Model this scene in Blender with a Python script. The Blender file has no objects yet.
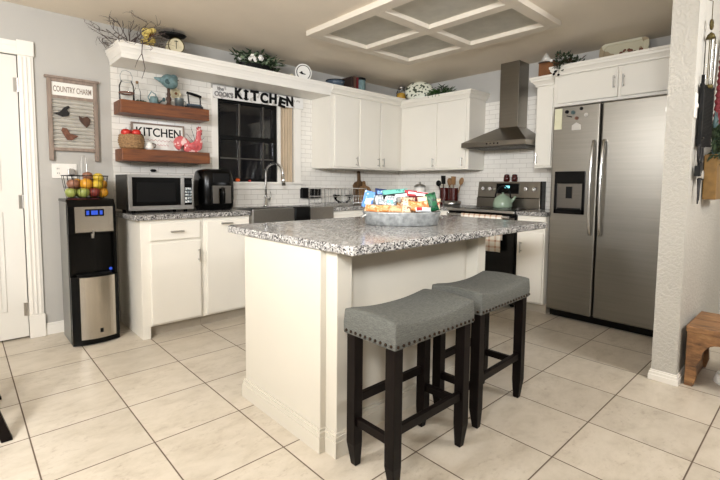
import bpy, bmesh, math, random
from mathutils import Vector, Matrix
random.seed(7)
PI = math.pi
R = math.radians
TOPZ = .930      # worktop height
SC = bpy.context.scene
COL = SC.collection

# ------------------------------------------------------------------ camera
cam_d = bpy.data.cameras.new('camera')
cam = bpy.data.objects.new('camera', cam_d)
COL.objects.link(cam)
FW = Vector((0.67187123, 0.73704478, -0.07317132))
RT = Vector((0.73939097, -0.67323053, 0.00785108))
UP = Vector((0.04347456, 0.05937713, 0.99728848))
mw = Matrix((RT, UP, -FW)).transposed().to_4x4()
mw.translation = Vector((-4.458, -3.9696, 1.1749))
cam.matrix_world = mw
cam_d.sensor_fit = 'HORIZONTAL'
cam_d.sensor_width = 36
cam_d.lens = 433.784 * 36 / 720
cam_d.shift_x = 7.1291 / 720
cam_d.shift_y = -25.0269 / 720
cam_d.clip_start = .05
SC.camera = cam

# ------------------------------------------------------------------ world, exposure, room lights, added fill
w = bpy.data.worlds.new('night')
SC.world = w
w.use_nodes = True
w.node_tree.nodes['Background'].inputs[0].default_value = (.003, .003, .004, 1)
w.node_tree.nodes['Background'].inputs[1].default_value = 1
SC.view_settings.view_transform = 'Standard'
SC.view_settings.look = 'None'
SC.view_settings.gamma = 1
SC.view_settings.use_curve_mapping = False
SC.view_settings.exposure = 0.55


def area(name, loc, size, power, col, aim=None, sy=None):
    d = bpy.data.lights.new(name, 'AREA')
    d.shape = 'RECTANGLE' if sy else 'DISK'
    d.size = size
    if sy:
        d.size_y = sy
    d.energy = power
    d.color = col
    o = bpy.data.objects.new(name, d)
    COL.objects.link(o)
    o.location = loc
    if aim:
        o.rotation_euler = (Vector(aim) - Vector(loc)).to_track_quat('-Z', 'Y').to_euler()
    return o


WARM = (.955, .975, 1.0)


def globe(name, loc, power, rad=.22):
    d = bpy.data.lights.new(name, 'POINT')
    d.energy = power
    d.color = WARM
    d.shadow_soft_size = rad
    o = bpy.data.objects.new(name, d)
    COL.objects.link(o)
    o.location = loc
    return o


globe('fan_light_dining', (-5.35, -2.2, 1.9), 94)
globe('fan_light_living', (-6.1, -3.9, 1.9), 122)
globe('fill_light_passage', (-1.6, -4.8, 2.1), 62)  # added unseen fill, brightens the floor and partition on the right
tr = area('fill_light_kitchen', (-4.9, -4.3, 1.92), .5, 12, WARM, aim=(-.6, -.7, 1.35))  # no real fixture: narrow fill added to lift the far cabinets
tr.data.spread = R(62)


# ------------------------------------------------------------------ materials
def lin(c):
    return tuple(((v / 255) / 12.92 if v / 255 <= .04045 else ((v / 255 + .055) / 1.055) ** 2.4) for v in c) + (1,)


def base(name):
    m = bpy.data.materials.new(name)
    m.use_nodes = True
    return m, m.node_tree, m.node_tree.nodes['Principled BSDF']


def N(nt, t, **kw):
    n = nt.nodes.new(t)
    for k, v in kw.items():
        if isinstance(k, str) and k.startswith('i_'):
            n.inputs[k[2:]].default_value = v
        else:
            setattr(n, k, v)
    return n


def coords(nt, scale=(1, 1, 1), kind='Object'):
    tc = N(nt, 'ShaderNodeTexCoord')
    mp = N(nt, 'ShaderNodeMapping')
    mp.inputs['Scale'].default_value = scale
    nt.links.new(tc.outputs[kind], mp.inputs[0])
    return mp.outputs[0]


def ramp(nt, fac, stops, interp='LINEAR'):
    r = N(nt, 'ShaderNodeValToRGB')
    r.color_ramp.interpolation = interp
    e = r.color_ramp.elements
    while len(e) < len(stops):
        e.new(.5)
    for el, (p, c) in zip(e, stops):
        el.position = p
        el.color = c
    nt.links.new(fac, r.inputs[0])
    return r.outputs[0]


def noise(nt, vec, scale, detail=3, rough=.5):
    n = N(nt, 'ShaderNodeTexNoise')
    n.inputs['Scale'].default_value = scale
    n.inputs['Detail'].default_value = detail
    n.inputs['Roughness'].default_value = rough
    nt.links.new(vec, n.inputs['Vector'])
    return n.outputs[0]


def bump(nt, p, h, strength=.2, dist=.002):
    b = N(nt, 'ShaderNodeBump')
    b.inputs['Strength'].default_value = strength
    b.inputs['Distance'].default_value = dist
    nt.links.new(h, b.inputs['Height'])
    nt.links.new(b.outputs[0], p.inputs['Normal'])


def plain(name, rgb, rough=.5, metal=0, var=.06, vs=12, bmp=0, bs=150, scale=(1, 1, 1), spec=None):
    """paint, plastic, metal, fabric: one colour with a little uneven tone"""
    m, nt, p = base(name)
    c = lin(rgb)
    v = coords(nt, scale)
    f = noise(nt, v, vs)
    lo = tuple(x * (1 - var) for x in c[:3]) + (1,)
    hi = tuple(min(1, x * (1 + var)) for x in c[:3]) + (1,)
    nt.links.new(ramp(nt, f, [(.3, lo), (.7, hi)]), p.inputs['Base Color'])
    p.inputs['Roughness'].default_value = rough
    p.inputs['Metallic'].default_value = metal
    if spec is not None:
        p.inputs['Specular IOR Level'].default_value = spec
    if bmp:
        bump(nt, p, noise(nt, v, bs, 4), bmp, .002)
    return m


M = {}
M['wall'] = plain('wall_paint', (184, 181, 175), .85, var=.02, vs=2, bmp=.35, bs=70)
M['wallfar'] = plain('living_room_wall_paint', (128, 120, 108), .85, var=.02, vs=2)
M['wallrough'] = plain('textured_wall_paint', (188, 184, 175), .8, var=.03, vs=3, bmp=.0, bs=38)
_m = M['wallrough']; _nt = _m.node_tree
bump(_nt, _nt.nodes['Principled BSDF'], ramp(_nt, noise(_nt, coords(_nt), 55, 3, .6), [(.42, (0, 0, 0, 1)), (.58, (1, 1, 1, 1))]), .55, .004)
M['ceil'] = plain('ceiling_paint', (228, 217, 200), .9, var=.03, vs=3, bmp=.6, bs=45)
M['trim'] = plain('trim_paint', (236, 232, 224), .4, var=.01, vs=3)
M['cab'] = plain('cabinet_paint', (232, 227, 216), .38, var=.015, vs=3)
M['island'] = plain('island_paint', (199, 193, 180), .45, var=.015, vs=3)
M['door'] = plain('door_paint', (226, 223, 216), .35, var=.01, vs=2)
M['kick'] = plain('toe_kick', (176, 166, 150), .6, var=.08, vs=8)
M['black'] = plain('black_plastic', (4, 4, 4), .22, var=.2, spec=.2)
M['blackm'] = plain('black_matte', (9, 9, 9), .5, var=.2, spec=.18)
M['iron'] = plain('black_iron', (28, 26, 26), .5, .3, var=.3, vs=40)
M['chrome'] = plain('chrome', (225, 225, 225), .22, 1, var=.03)
M['nickel'] = plain('brushed_nickel', (184, 181, 176), .35, 1, var=.05)
M['sgrey'] = plain('cooler_side_grey', (128, 128, 124), .45, .1, var=.04)
M['white'] = plain('white_enamel', (235, 232, 225), .3, var=.02)
M['paper'] = plain('note_paper', (214, 210, 180), .8, var=.04)
M['espresso'] = plain('espresso_wood', (12, 6, 5), .45, var=.3, vs=20, scale=(1, 1, .1), spec=.15)
M['nail'] = plain('bronze_nail', (52, 42, 34), .35, .9, var=.2)
M['teal'] = plain('teal_enamel', (108, 134, 136), .5, .1, var=.25, vs=45)
M['dteal'] = plain('dark_teal', (58, 82, 84), .5, var=.25, vs=45)
M['tin'] = plain('galvanised_tin', (132, 142, 144), .42, .7, var=.28, vs=28)
M['zinc'] = plain('galvanised_tub', (160, 163, 163), .48, .5, var=.35, vs=30)
M['red'] = plain('red_glaze', (166, 28, 30), .3, var=.12, vs=15)
M['apple'] = plain('apple_red', (186, 44, 36), .35, var=.25, vs=18)
M['crock'] = plain('dark_red_crock', (64, 18, 14), .22, var=.1)
M['mint'] = plain('mint_enamel', (150, 168, 146), .25, var=.05)
M['cream'] = plain('cream_enamel', (216, 205, 172), .45, var=.08, vs=25)
M['tan'] = plain('tan_slat', (196, 176, 150), .55, var=.1, vs=30, scale=(1, 1, .1))
M['woodl'] = plain('light_wood', (134, 100, 64), .5, var=.25, vs=30, scale=(1, 1, .15))
M['bookd'] = plain('dark_book_cloth', (46, 32, 26), .6)
M['bookb'] = plain('brown_book_cloth', (84, 58, 46), .6)
M['woodd'] = plain('dark_wood', (72, 46, 32), .5, var=.35, vs=25, scale=(1, 1, .2))
M['greyw'] = plain('weathered_frame', (142, 126, 114), .75, var=.2, vs=40, scale=(1, 1, .2))
M['slat'] = plain('ribbed_zinc', (196, 192, 184), .5, .3, var=.1, vs=20)
M['leaf'] = plain('dark_leaf', (46, 62, 38), .6, var=.5, vs=35)
M['leafg'] = plain('green_leaf', (48, 84, 32), .55, var=.4, vs=40)
M['sage'] = plain('sage_leaf', (132, 150, 122), .65, var=.3, vs=40)
M['twig'] = plain('grey_twig', (84, 72, 68), .8, var=.3, vs=60)
M['wicker'] = plain('wicker', (150, 118, 82), .8, var=.4, vs=90, bmp=.5, bs=220)
M['brownbox'] = plain('brown_box', (124, 78, 40), .6, var=.15)
M['yellow'] = plain('yellow_petal', (226, 202, 116), .6, var=.2, vs=60)
M['rust'] = plain('rusty_metal', (112, 74, 58), .7, .2, var=.3, vs=60)
M['rose'] = plain('rose_glaze', (206, 96, 98), .3, var=.3, vs=26)
M['whitep'] = plain('white_pack', (224, 226, 226), .35, var=.1, vs=50)
M['mustard'] = plain('mustard_wood', (126, 94, 44), .6, var=.15, vs=30)
M['maroon'] = plain('maroon_cloth', (98, 18, 26), .8, var=.3, vs=60, bmp=.5, bs=200)
M['brass'] = plain('aged_brass', (84, 74, 40), .5, .7, var=.3, vs=60)
M['pasta'] = plain('golden_pasta', (206, 160, 62), .5, var=.4, vs=120)
M['bluegrey'] = plain('blue_grey_enamel', (70, 84, 98), .4, var=.2, vs=30)
M['letter'] = plain('grey_letter', (140, 138, 136), .5, .4, var=.2, vs=40)


def fruitmat(n, rgb):
    return plain(n, rgb, .38, var=.18, vs=35, bmp=.15, bs=200)


FR = dict(orange=fruitmat('orange_skin', (206, 146, 38)), lemon=fruitmat('lemon_skin', (200, 172, 56)),
          lime=fruitmat('green_apple_skin', (140, 148, 76)), red=fruitmat('red_apple_skin', (120, 50, 42)),
          brown=fruitmat('russet_skin', (134, 92, 72)))

# brushed stainless steel: fine streaks along one axis
def steel(name, rgb, rough, scale, bmp=.08):
    m, nt, p = base(name)
    v = coords(nt, scale)
    f = noise(nt, v, 60, 4, .6)
    c = lin(rgb)
    nt.links.new(ramp(nt, f, [(.3, tuple(x * .9 for x in c[:3]) + (1,)), (.7, c)]), p.inputs['Base Color'])
    p.inputs['Metallic'].default_value = 1
    p.inputs['Roughness'].default_value = rough
    bump(nt, p, f, bmp, .001)
    return m


M['steel'] = steel('brushed_steel', (178, 176, 172), .3, (1, .04, 1))
M['steelf'] = steel('fridge_steel', (142, 138, 130), .35, (1, .03, 1))
M['steelh'] = steel('hood_steel', (138, 132, 122), .34, (1, .04, 1))
M['steeld'] = steel('dark_steel', (112, 108, 102), .35, (1, .04, 1))
M['steelv'] = steel('cooler_steel', (196, 190, 180), .27, (1, 1, .03))

# glass
def glass(name, tint, fac):
    m, nt, p = base(name)
    tr = N(nt, 'ShaderNodeBsdfTransparent')
    tr.inputs[0].default_value = tint + (1,)
    gl = N(nt, 'ShaderNodeBsdfGlossy')
    gl.inputs['Roughness'].default_value = .03
    mx = N(nt, 'ShaderNodeMixShader')
    fr = N(nt, 'ShaderNodeFresnel')
    fr.inputs[0].default_value = fac
    nt.links.new(fr.outputs[0], mx.inputs[0])
    nt.links.new(tr.outputs[0], mx.inputs[1])
    nt.links.new(gl.outputs[0], mx.inputs[2])
    nt.links.new(mx.outputs[0], nt.nodes['Material Output'].inputs[0])
    return m


M['glass'] = glass('clear_glass', (.985, .99, .99), 1.2)
M['pane'] = glass('window_glass', (.9, .92, .93), 1.6)

# emitter for the small display
def emit(name, rgb, s):
    m, nt, p = base(name)
    p.inputs['Base Color'].default_value = lin(rgb)
    p.inputs['Emission Color'].default_value = lin(rgb)
    p.inputs['Emission Strength'].default_value = s
    return m


M['blue_led'] = emit('blue_display', (24, 66, 180), .3)
M['cyan_led'] = emit('cyan_display', (120, 210, 220), 1.4)

# granite
def granite():
    m, nt, p = base('speckled_granite')
    v = coords(nt)
    vo = N(nt, 'ShaderNodeTexVoronoi')
    vo.inputs['Scale'].default_value = 165
    vo.inputs['Randomness'].default_value = 1
    nt.links.new(v, vo.inputs['Vector'])
    sp = N(nt, 'ShaderNodeSeparateColor')
    nt.links.new(vo.outputs['Color'], sp.inputs[0])
    a = ramp(nt, sp.outputs[0], [(0, lin((30, 29, 31))), (.14, lin((84, 83, 84))), (.29, lin((146, 144, 142))),
                                 (.46, lin((180, 178, 175))), (.8, lin((208, 206, 202)))], 'CONSTANT')
    f = noise(nt, v, 26, 6, .7)
    b = ramp(nt, f, [(.36, lin((150, 148, 147))), (.6, lin((255, 254, 252)))])
    mx = N(nt, 'ShaderNodeMix', data_type='RGBA', blend_type='MULTIPLY')
    mx.inputs[0].default_value = .7
    nt.links.new(a, mx.inputs[6])
    nt.links.new(b, mx.inputs[7])
    nt.links.new(mx.outputs[2], p.inputs['Base Color'])
    p.inputs['Roughness'].default_value = .16
    return m


M['granite'] = granite()

# floor tiles 41.5 cm, travertine look with brown grout
def floor_mat():
    m, nt, p = base('travertine_floor_tile')
    T, OX, OY = .4146, -4.2622, -.7406
    tc = N(nt, 'ShaderNodeTexCoord')
    sx = N(nt, 'ShaderNodeSeparateXYZ')
    nt.links.new(tc.outputs['Object'], sx.inputs[0])

    def mth(op, a, b=None, c=None):
        n = N(nt, 'ShaderNodeMath', operation=op)
        for i, q in enumerate((a, b, c)):
            if q is None:
                continue
            if isinstance(q, (int, float)):
                n.inputs[i].default_value = q
            else:
                nt.links.new(q, n.inputs[i])
        return n.outputs[0]
    ux = mth('DIVIDE', mth('SUBTRACT', sx.outputs[0], OX), T)
    uy = mth('DIVIDE', mth('SUBTRACT', sx.outputs[1], OY), T)
    dx = mth('ABSOLUTE', mth('SUBTRACT', mth('FRACT', ux), .5))
    dy = mth('ABSOLUTE', mth('SUBTRACT', mth('FRACT', uy), .5))
    dd = mth('MAXIMUM', dx, dy)
    g = N(nt, 'ShaderNodeMapRange')
    g.inputs['From Min'].default_value = .4905
    g.inputs['From Max'].default_value = .4955
    nt.links.new(dd, g.inputs[0])
    cb = N(nt, 'ShaderNodeCombineXYZ')
    nt.links.new(mth('FLOOR', ux), cb.inputs[0])
    nt.links.new(mth('FLOOR', uy), cb.inputs[1])
    wn = N(nt, 'ShaderNodeTexWhiteNoise', noise_dimensions='3D')
    nt.links.new(cb.outputs[0], wn.inputs['Vector'])
    off = N(nt, 'ShaderNodeVectorMath', operation='MULTIPLY_ADD')
    nt.links.new(wn.outputs['Color'], off.inputs[0])
    off.inputs[1].default_value = (9, 9, 9)
    nt.links.new(tc.outputs['Object'], off.inputs[2])
    mp = N(nt, 'ShaderNodeMapping')
    mp.inputs['Scale'].default_value = (1, 1.7, 1)
    nt.links.new(off.outputs[0], mp.inputs[0])
    n1 = N(nt, 'ShaderNodeTexNoise')
    n1.inputs['Scale'].default_value = 6
    n1.inputs['Detail'].default_value = 8
    n1.inputs['Roughness'].default_value = .68
    n1.inputs['Distortion'].default_value = .35
    nt.links.new(mp.outputs[0], n1.inputs['Vector'])
    col = ramp(nt, n1.outputs[0], [(.28, lin((176, 163, 145))), (.42, lin((192, 181, 163))), (.55, lin((200, 189, 172))), (.75, lin((206, 196, 180)))])
    n2 = N(nt, 'ShaderNodeTexNoise')
    n2.inputs['Scale'].default_value = 26
    n2.inputs['Detail'].default_value = 9
    n2.inputs['Roughness'].default_value = .75
    nt.links.new(mp.outputs[0], n2.inputs['Vector'])
    n3 = N(nt, 'ShaderNodeTexNoise')
    n3.inputs['Scale'].default_value = 3.2
    nt.links.new(mp.outputs[0], n3.inputs['Vector'])
    pit = mth('MULTIPLY', ramp(nt, n2.outputs[0], [(.33, (1, 1, 1, 1)), (.47, (0, 0, 0, 1))]), ramp(nt, n3.outputs[0], [(.42, (0, 0, 0, 1)), (.62, (1, 1, 1, 1))]))
    pm = N(nt, 'ShaderNodeMix', data_type='RGBA')
    nt.links.new(mth('MULTIPLY', pit, .55), pm.inputs[0])
    nt.links.new(col, pm.inputs[6])
    pm.inputs[7].default_value = lin((150, 134, 114))
    col = pm.outputs[2]
    hv = N(nt, 'ShaderNodeHueSaturation')
    hv.inputs['Saturation'].default_value = .93
    nt.links.new(mth('MULTIPLY_ADD', wn.outputs['Value'], .1, .92), hv.inputs['Value'])
    nt.links.new(col, hv.inputs['Color'])
    mx = N(nt, 'ShaderNodeMix', data_type='RGBA')
    nt.links.new(g.outputs[0], mx.inputs[0])
    nt.links.new(hv.outputs[0], mx.inputs[6])
    mx.inputs[7].default_value = lin((92, 76, 62))
    nt.links.new(mx.outputs[2], p.inputs['Base Color'])
    rr = N(nt, 'ShaderNodeMapRange')
    rr.inputs['To Min'].default_value = .34
    rr.inputs['To Max'].default_value = .9
    nt.links.new(g.outputs[0], rr.inputs[0])
    nt.links.new(rr.outputs[0], p.inputs['Roughness'])
    h = mth('SUBTRACT', mth('MULTIPLY', n1.outputs[0], .25), g.outputs[0])
    bump(nt, p, h, .5, .002)
    return m


M['floor'] = floor_mat()

# white subway tile, rows 7.6 cm; horizontal axis is x or y
def subway(axis):
    m, nt, p = base('white_subway_tile_' + axis)
    tc = N(nt, 'ShaderNodeTexCoord')
    sx = N(nt, 'ShaderNodeSeparateXYZ')
    cb = N(nt, 'ShaderNodeCombineXYZ')
    nt.links.new(tc.outputs['Object'], sx.inputs[0])
    nt.links.new(sx.outputs[axis.upper()], cb.inputs[0])
    nt.links.new(sx.outputs['Z'], cb.inputs[1])
    br = N(nt, 'ShaderNodeTexBrick')
    br.inputs['Scale'].default_value = 1
    br.inputs['Brick Width'].default_value = .15
    br.inputs['Row Height'].default_value = .05
    br.inputs['Mortar Size'].default_value = .0022
    br.inputs['Mortar Smooth'].default_value = .3
    br.inputs['Color1'].default_value = lin((233, 229, 221))
    br.inputs['Color2'].default_value = lin((227, 223, 215))
    br.inputs['Mortar'].default_value = lin((196, 190, 181))
    nt.links.new(cb.outputs[0], br.inputs['Vector'])
    nt.links.new(br.outputs['Color'], p.inputs['Base Color'])
    p.inputs['Roughness'].default_value = .2
    inv = N(nt, 'ShaderNodeMath', operation='SUBTRACT')
    inv.inputs[0].default_value = 1
    nt.links.new(br.outputs['Fac'], inv.inputs[1])
    bump(nt, p, inv.outputs[0], .5, .002)
    return m


M['subx'] = subway('x')
M['suby'] = subway('y')

# shelf wood with long grain
def grain(name, c1, c2, c3, axis_scale, sc=6):
    m, nt, p = base(name)
    v = coords(nt, axis_scale)
    f = noise(nt, v, sc, 6, .65)
    nt.links.new(ramp(nt, f, [(.3, lin(c1)), (.5, lin(c2)), (.7, lin(c3))]), p.inputs['Base Color'])
    p.inputs['Roughness'].default_value = .45
    bump(nt, p, f, .25, .002)
    return m


M['shelf'] = grain('stained_shelf_wood', (68, 33, 10), (108, 57, 20), (130, 74, 28), (.8, 8, 8))
M['rustic'] = grain('rustic_plank_wood', (66, 42, 24), (134, 94, 56), (170, 128, 84), (5, 1.2, 5), 7)
M['board'] = grain('cutting_board_wood', (60, 42, 26), (96, 70, 44), (116, 88, 58), (8, 8, 1))


def fabric():
    m, nt, p = base('grey_seat_linen')
    v = coords(nt)
    a = noise(nt, coords(nt, (1, 12, 12)), 40, 3)
    b = noise(nt, coords(nt, (12, 1, 12)), 40, 3)
    ad = N(nt, 'ShaderNodeMath', operation='ADD')
    nt.links.new(a, ad.inputs[0])
    nt.links.new(b, ad.inputs[1])
    ml = N(nt, 'ShaderNodeMath', operation='MULTIPLY')
    ml.inputs[1].default_value = .5
    nt.links.new(ad.outputs[0], ml.inputs[0])
    nt.links.new(ramp(nt, ml.outputs[0], [(.38, lin((70, 71, 67))), (.62, lin((103, 103, 97)))]), p.inputs['Base Color'])
    p.inputs['Roughness'].default_value = .9
    bump(nt, p, ml.outputs[0], .4, .001)
    return m


M['linen'] = fabric()

# two-colour cloth (plaid) and patterned plate
def plaid():
    m, nt, p = base('plaid_towel')
    v = coords(nt)
    sx = N(nt, 'ShaderNodeSeparateXYZ')
    nt.links.new(v, sx.inputs[0])
    outs = []
    for k, s in (('Y', 17.0), ('Z', 17.0)):
        a = N(nt, 'ShaderNodeMath', operation='MULTIPLY')
        a.inputs[1].default_value = s
        nt.links.new(sx.outputs[k], a.inputs[0])
        f = N(nt, 'ShaderNodeMath', operation='FRACT')
        nt.links.new(a.outputs[0], f.inputs[0])
        g = N(nt, 'ShaderNodeMath', operation='LESS_THAN')
        g.inputs[1].default_value = .3
        nt.links.new(f.outputs[0], g.inputs[0])
        outs.append(g.outputs[0])
    ad = N(nt, 'ShaderNodeMath', operation='ADD')
    nt.links.new(outs[0], ad.inputs[0])
    nt.links.new(outs[1], ad.inputs[1])
    hl = N(nt, 'ShaderNodeMath', operation='MULTIPLY')
    hl.inputs[1].default_value = .5
    nt.links.new(ad.outputs[0], hl.inputs[0])
    nt.links.new(ramp(nt, hl.outputs[0], [(0, lin((236, 230, 220))), (.5, lin((220, 200, 180))), (1, lin((186, 146, 124)))]), p.inputs['Base Color'])
    p.inputs['Roughness'].default_value = .9
    return m


M['plaid'] = plaid()


def blotch(name, c1, c2, scale, thr=.52, rough=.3):
    m, nt, p = base(name)
    v = coords(nt)
    f = noise(nt, v, scale, 1, .4)
    nt.links.new(ramp(nt, f, [(0, lin(c1)), (thr, lin(c2))], 'CONSTANT'), p.inputs['Base Color'])
    p.inputs['Roughness'].default_value = rough
    return m


M['leafplate'] = blotch('leaf_pattern_plate', (226, 226, 208), (66, 76, 54), 30, .57)
M['platter'] = blotch('platter_glaze', (196, 190, 166), (160, 144, 118), 9, .6)
M['distress'] = blotch('whitewashed_board', (228, 226, 222), (188, 184, 178), 22, .6, .7)
M['marble_rose'] = blotch('rose_swirl_glaze', (204, 96, 98), (232, 196, 190), 34, .6)
M['bluep'] = blotch('blue_print', (70, 128, 204), (190, 214, 236), 60, .6, .4)
M['navy'] = blotch('navy_pack', (22, 40, 84), (120, 150, 190), 70, .62, .4)
M['greyp'] = blotch('grey_pack', (128, 138, 142), (222, 224, 222), 70, .52, .4)
M['greenp'] = blotch('green_pack', (24, 92, 56), (20, 50, 40), 55, .55, .4)
M['redp'] = blotch('red_pack', (176, 26, 34), (120, 16, 24), 60, .6, .4)
M['orange'] = blotch('orange_pack', (206, 132, 72), (226, 184, 134), 70, .56, .4)
M['peach'] = blotch('peach_pack', (206, 164, 122), (176, 124, 84), 70, .58, .4)
M['tealp'] = blotch('aqua_pack', (104, 178, 162), (60, 130, 122), 50, .62, .4)
M['snackprint'] = blotch('printed_snack_wrap', (206, 132, 76), (228, 204, 168), 60, .55)
M['snackprint2'] = blotch('printed_cookie_wrap', (206, 186, 158), (128, 84, 56), 60, .55)


# ------------------------------------------------------------------ mesh helpers
class MB:
    """collects shapes, builds them as one mesh object"""

    def __init__(s):
        s.b = bmesh.new()

    def _new(s, fn):
        before = set(s.b.verts)
        fn()
        return [v for v in s.b.verts if v not in before]

    def box(s, x0, x1, y0, y1, z0, z1):
        m = Matrix.Translation(((x0 + x1) / 2, (y0 + y1) / 2, (z0 + z1) / 2)) @ Matrix.Diagonal((abs(x1 - x0), abs(y1 - y0), abs(z1 - z0), 1))
        return s._new(lambda: bmesh.ops.create_cube(s.b, size=1, matrix=m))

    def cyl(s, p0, p1, r0, r1=None, n=16, caps=True):
        p0, p1 = Vector(p0), Vector(p1)
        r1 = r0 if r1 is None else r1
        d = p1 - p0
        m = Matrix.Translation((p0 + p1) / 2) @ d.to_track_quat('Z', 'Y').to_matrix().to_4x4()
        return s._new(lambda: bmesh.ops.create_cone(s.b, cap_ends=caps, segments=n, radius1=r0, radius2=max(r1, 1e-5), depth=d.length, matrix=m))

    def ball(s, c, r, sc=(1, 1, 1), n=14, rot=None):
        m = Matrix.Translation(c)
        if rot:
            m = m @ rot.to_4x4()
        m = m @ Matrix.Diagonal((r * sc[0], r * sc[1], r * sc[2], 1))
        return s._new(lambda: bmesh.ops.create_uvsphere(s.b, u_segments=n, v_segments=max(6, n * 2 // 3), radius=1, matrix=m))

    def tube(s, pts, r, n=8, closed=False):
        pts = [Vector(p) for p in pts]
        k = len(pts)
        rs = r if isinstance(r, (list, tuple)) else [r] * k
        rings = []
        prev = None
        for i, p in enumerate(pts):
            a = pts[(i - 1) % k] if (closed or i > 0) else p
            b = pts[(i + 1) % k] if (closed or i < k - 1) else p
            t = (b - a).normalized()
            if prev is None:
                u = t.orthogonal().normalized()
            else:
                u = prev - t * prev.dot(t)
                u = u.normalized() if u.length > 1e-6 else t.orthogonal().normalized()
            prev = u
            v = t.cross(u)
            rings.append([s.b.verts.new(p + (u * math.cos(2 * PI * j / n) + v * math.sin(2 * PI * j / n)) * rs[i]) for j in range(n)])
        for i in range(k if closed else k - 1):
            A, B = rings[i], rings[(i + 1) % k]
            for j in range(n):
                s.b.faces.new((A[j], A[(j + 1) % n], B[(j + 1) % n], B[j]))
        if not closed:
            s.b.faces.new(rings[0][::-1])
            s.b.faces.new(rings[-1])

    def lathe(s, prof, c=(0, 0, 0), n=24, sx=1, sy=1, close=False):
        """prof: list of (radius, z)"""
        rings = []
        for r, z in prof:
            if r < 1e-6:
                rings.append([s.b.verts.new((c[0], c[1], c[2] + z))])
            else:
                rings.append([s.b.verts.new((c[0] + r * sx * math.cos(2 * PI * j / n), c[1] + r * sy * math.sin(2 * PI * j / n), c[2] + z)) for j in range(n)])
        for A, B in zip(rings[:-1], rings[1:]):
            for j in range(n):
                q = (j + 1) % n
                if len(A) == 1 and len(B) == 1:
                    continue
                if len(A) == 1:
                    s.b.faces.new((A[0], B[j], B[q]))
                elif len(B) == 1:
                    s.b.faces.new((A[j], A[q], B[0]))
                else:
                    s.b.faces.new((A[j], A[q], B[q], B[j]))

    def prism(s, poly, axis, a, b):
        """poly (u,v) extruded along axis from a to b.  axis X: (y,z)  Y: (x,z)  Z: (x,y)"""
        def P(u, v, t):
            return (t, u, v) if axis == 'X' else (u, t, v) if axis == 'Y' else (u, v, t)
        A = [s.b.verts.new(P(u, v, a)) for u, v in poly]
        B = [s.b.verts.new(P(u, v, b)) for u, v in poly]
        n = len(poly)
        fs = [s.b.faces.new(A), s.b.faces.new(B[::-1])]
        for i in range(n):
            fs.append(s.b.faces.new((A[i], B[i], B[(i + 1) % n], A[(i + 1) % n])))
        return A + B

    def face(s, pts):
        return s.b.faces.new([s.b.verts.new(p) for p in pts])

    def xf(s, m, verts=None):
        bmesh.ops.transform(s.b, matrix=m, verts=verts or s.b.verts[:])

    def leaf(s, p, d, L, W, up=Vector((0, 0, 1))):
        d = d.normalized()
        sd = d.cross(up)
        sd = sd.normalized() if sd.length > 1e-3 else Vector((1, 0, 0))
        nrm = sd.cross(d)
        v = [s.b.verts.new(q) for q in (p, p + d * L * .45 + sd * W / 2 + nrm * L * .06, p + d * L, p + d * L * .45 - sd * W / 2 + nrm * L * .06)]
        mid = s.b.verts.new(p + d * L * .5 - nrm * L * .04)
        for i in range(4):
            s.b.faces.new((v[i], v[(i + 1) % 4], mid))


def obj(name, mb, mat, parent=None, world=None, bev=0, smooth=False, sub=0, seg=2, flat=False):
    """one mesh object; world=root location when the shapes were given in room coordinates"""
    b = mb.b
    if world is not None:
        bmesh.ops.translate(b, vec=-Vector(world), verts=b.verts[:])
    if not flat:
        bmesh.ops.recalc_face_normals(b, faces=b.faces[:])
    me = bpy.data.meshes.new(name)
    b.to_mesh(me)
    b.free()
    me.materials.append(M[mat] if isinstance(mat, str) else mat)
    o = bpy.data.objects.new(name, me)
    COL.objects.link(o)
    if parent:
        o.parent = parent
    if smooth:
        for p in me.polygons:
            p.use_smooth = True
    if bev:
        m = o.modifiers.new('bevel', 'BEVEL')
        m.width = bev
        m.segments = seg
        m.limit_method = 'ANGLE'
        m.angle_limit = R(40)
    if sub:
        m = o.modifiers.new('sub', 'SUBSURF')
        m.levels = m.render_levels = sub
    return o


def tag(o, label, cat, group=None):
    o['label'] = label
    o['category'] = cat
    if group:
        o['group'] = group
    return o


def thing(name, label, cat, loc=(0, 0, 0), rz=0, group=None):
    o = bpy.data.objects.new(name, None)
    COL.objects.link(o)
    o.empty_display_size = .05
    o.location = loc
    o.rotation_euler = (0, 0, rz)
    return tag(o, label, cat, group)


def struct(name, mb, mat, parent=None, **kw):
    o = obj(name, mb, mat, parent, **kw)
    if not parent:
        o['kind'] = 'structure'
    return o


def solo(name, mb, mat, label, cat, loc=(0, 0, 0), rz=0, group=None, **kw):
    """a thing that is one mesh, shapes in its own coordinates"""
    o = obj(name, mb, mat, **kw)
    o.location = loc
    o.rotation_euler = (0, 0, rz)
    return tag(o, label, cat, group)


def copy_tree(root, loc=None, rz=None, label=None):
    def cp(o, par):
        c = o.copy()
        COL.objects.link(c)
        c.parent = par
        for ch in kids[o.name]:
            cp(ch, c)
        return c
    kids = {}
    allo = [root]
    i = 0
    while i < len(allo):
        ks = [q for q in bpy.data.objects if q.parent == allo[i]]
        kids[allo[i].name] = ks
        allo += ks
        i += 1
    r = cp(root, None)
    if loc is not None:
        r.location = loc
    if rz is not None:
        r.rotation_euler = (0, 0, rz)
    if label:
        r['label'] = label
    return r


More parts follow.
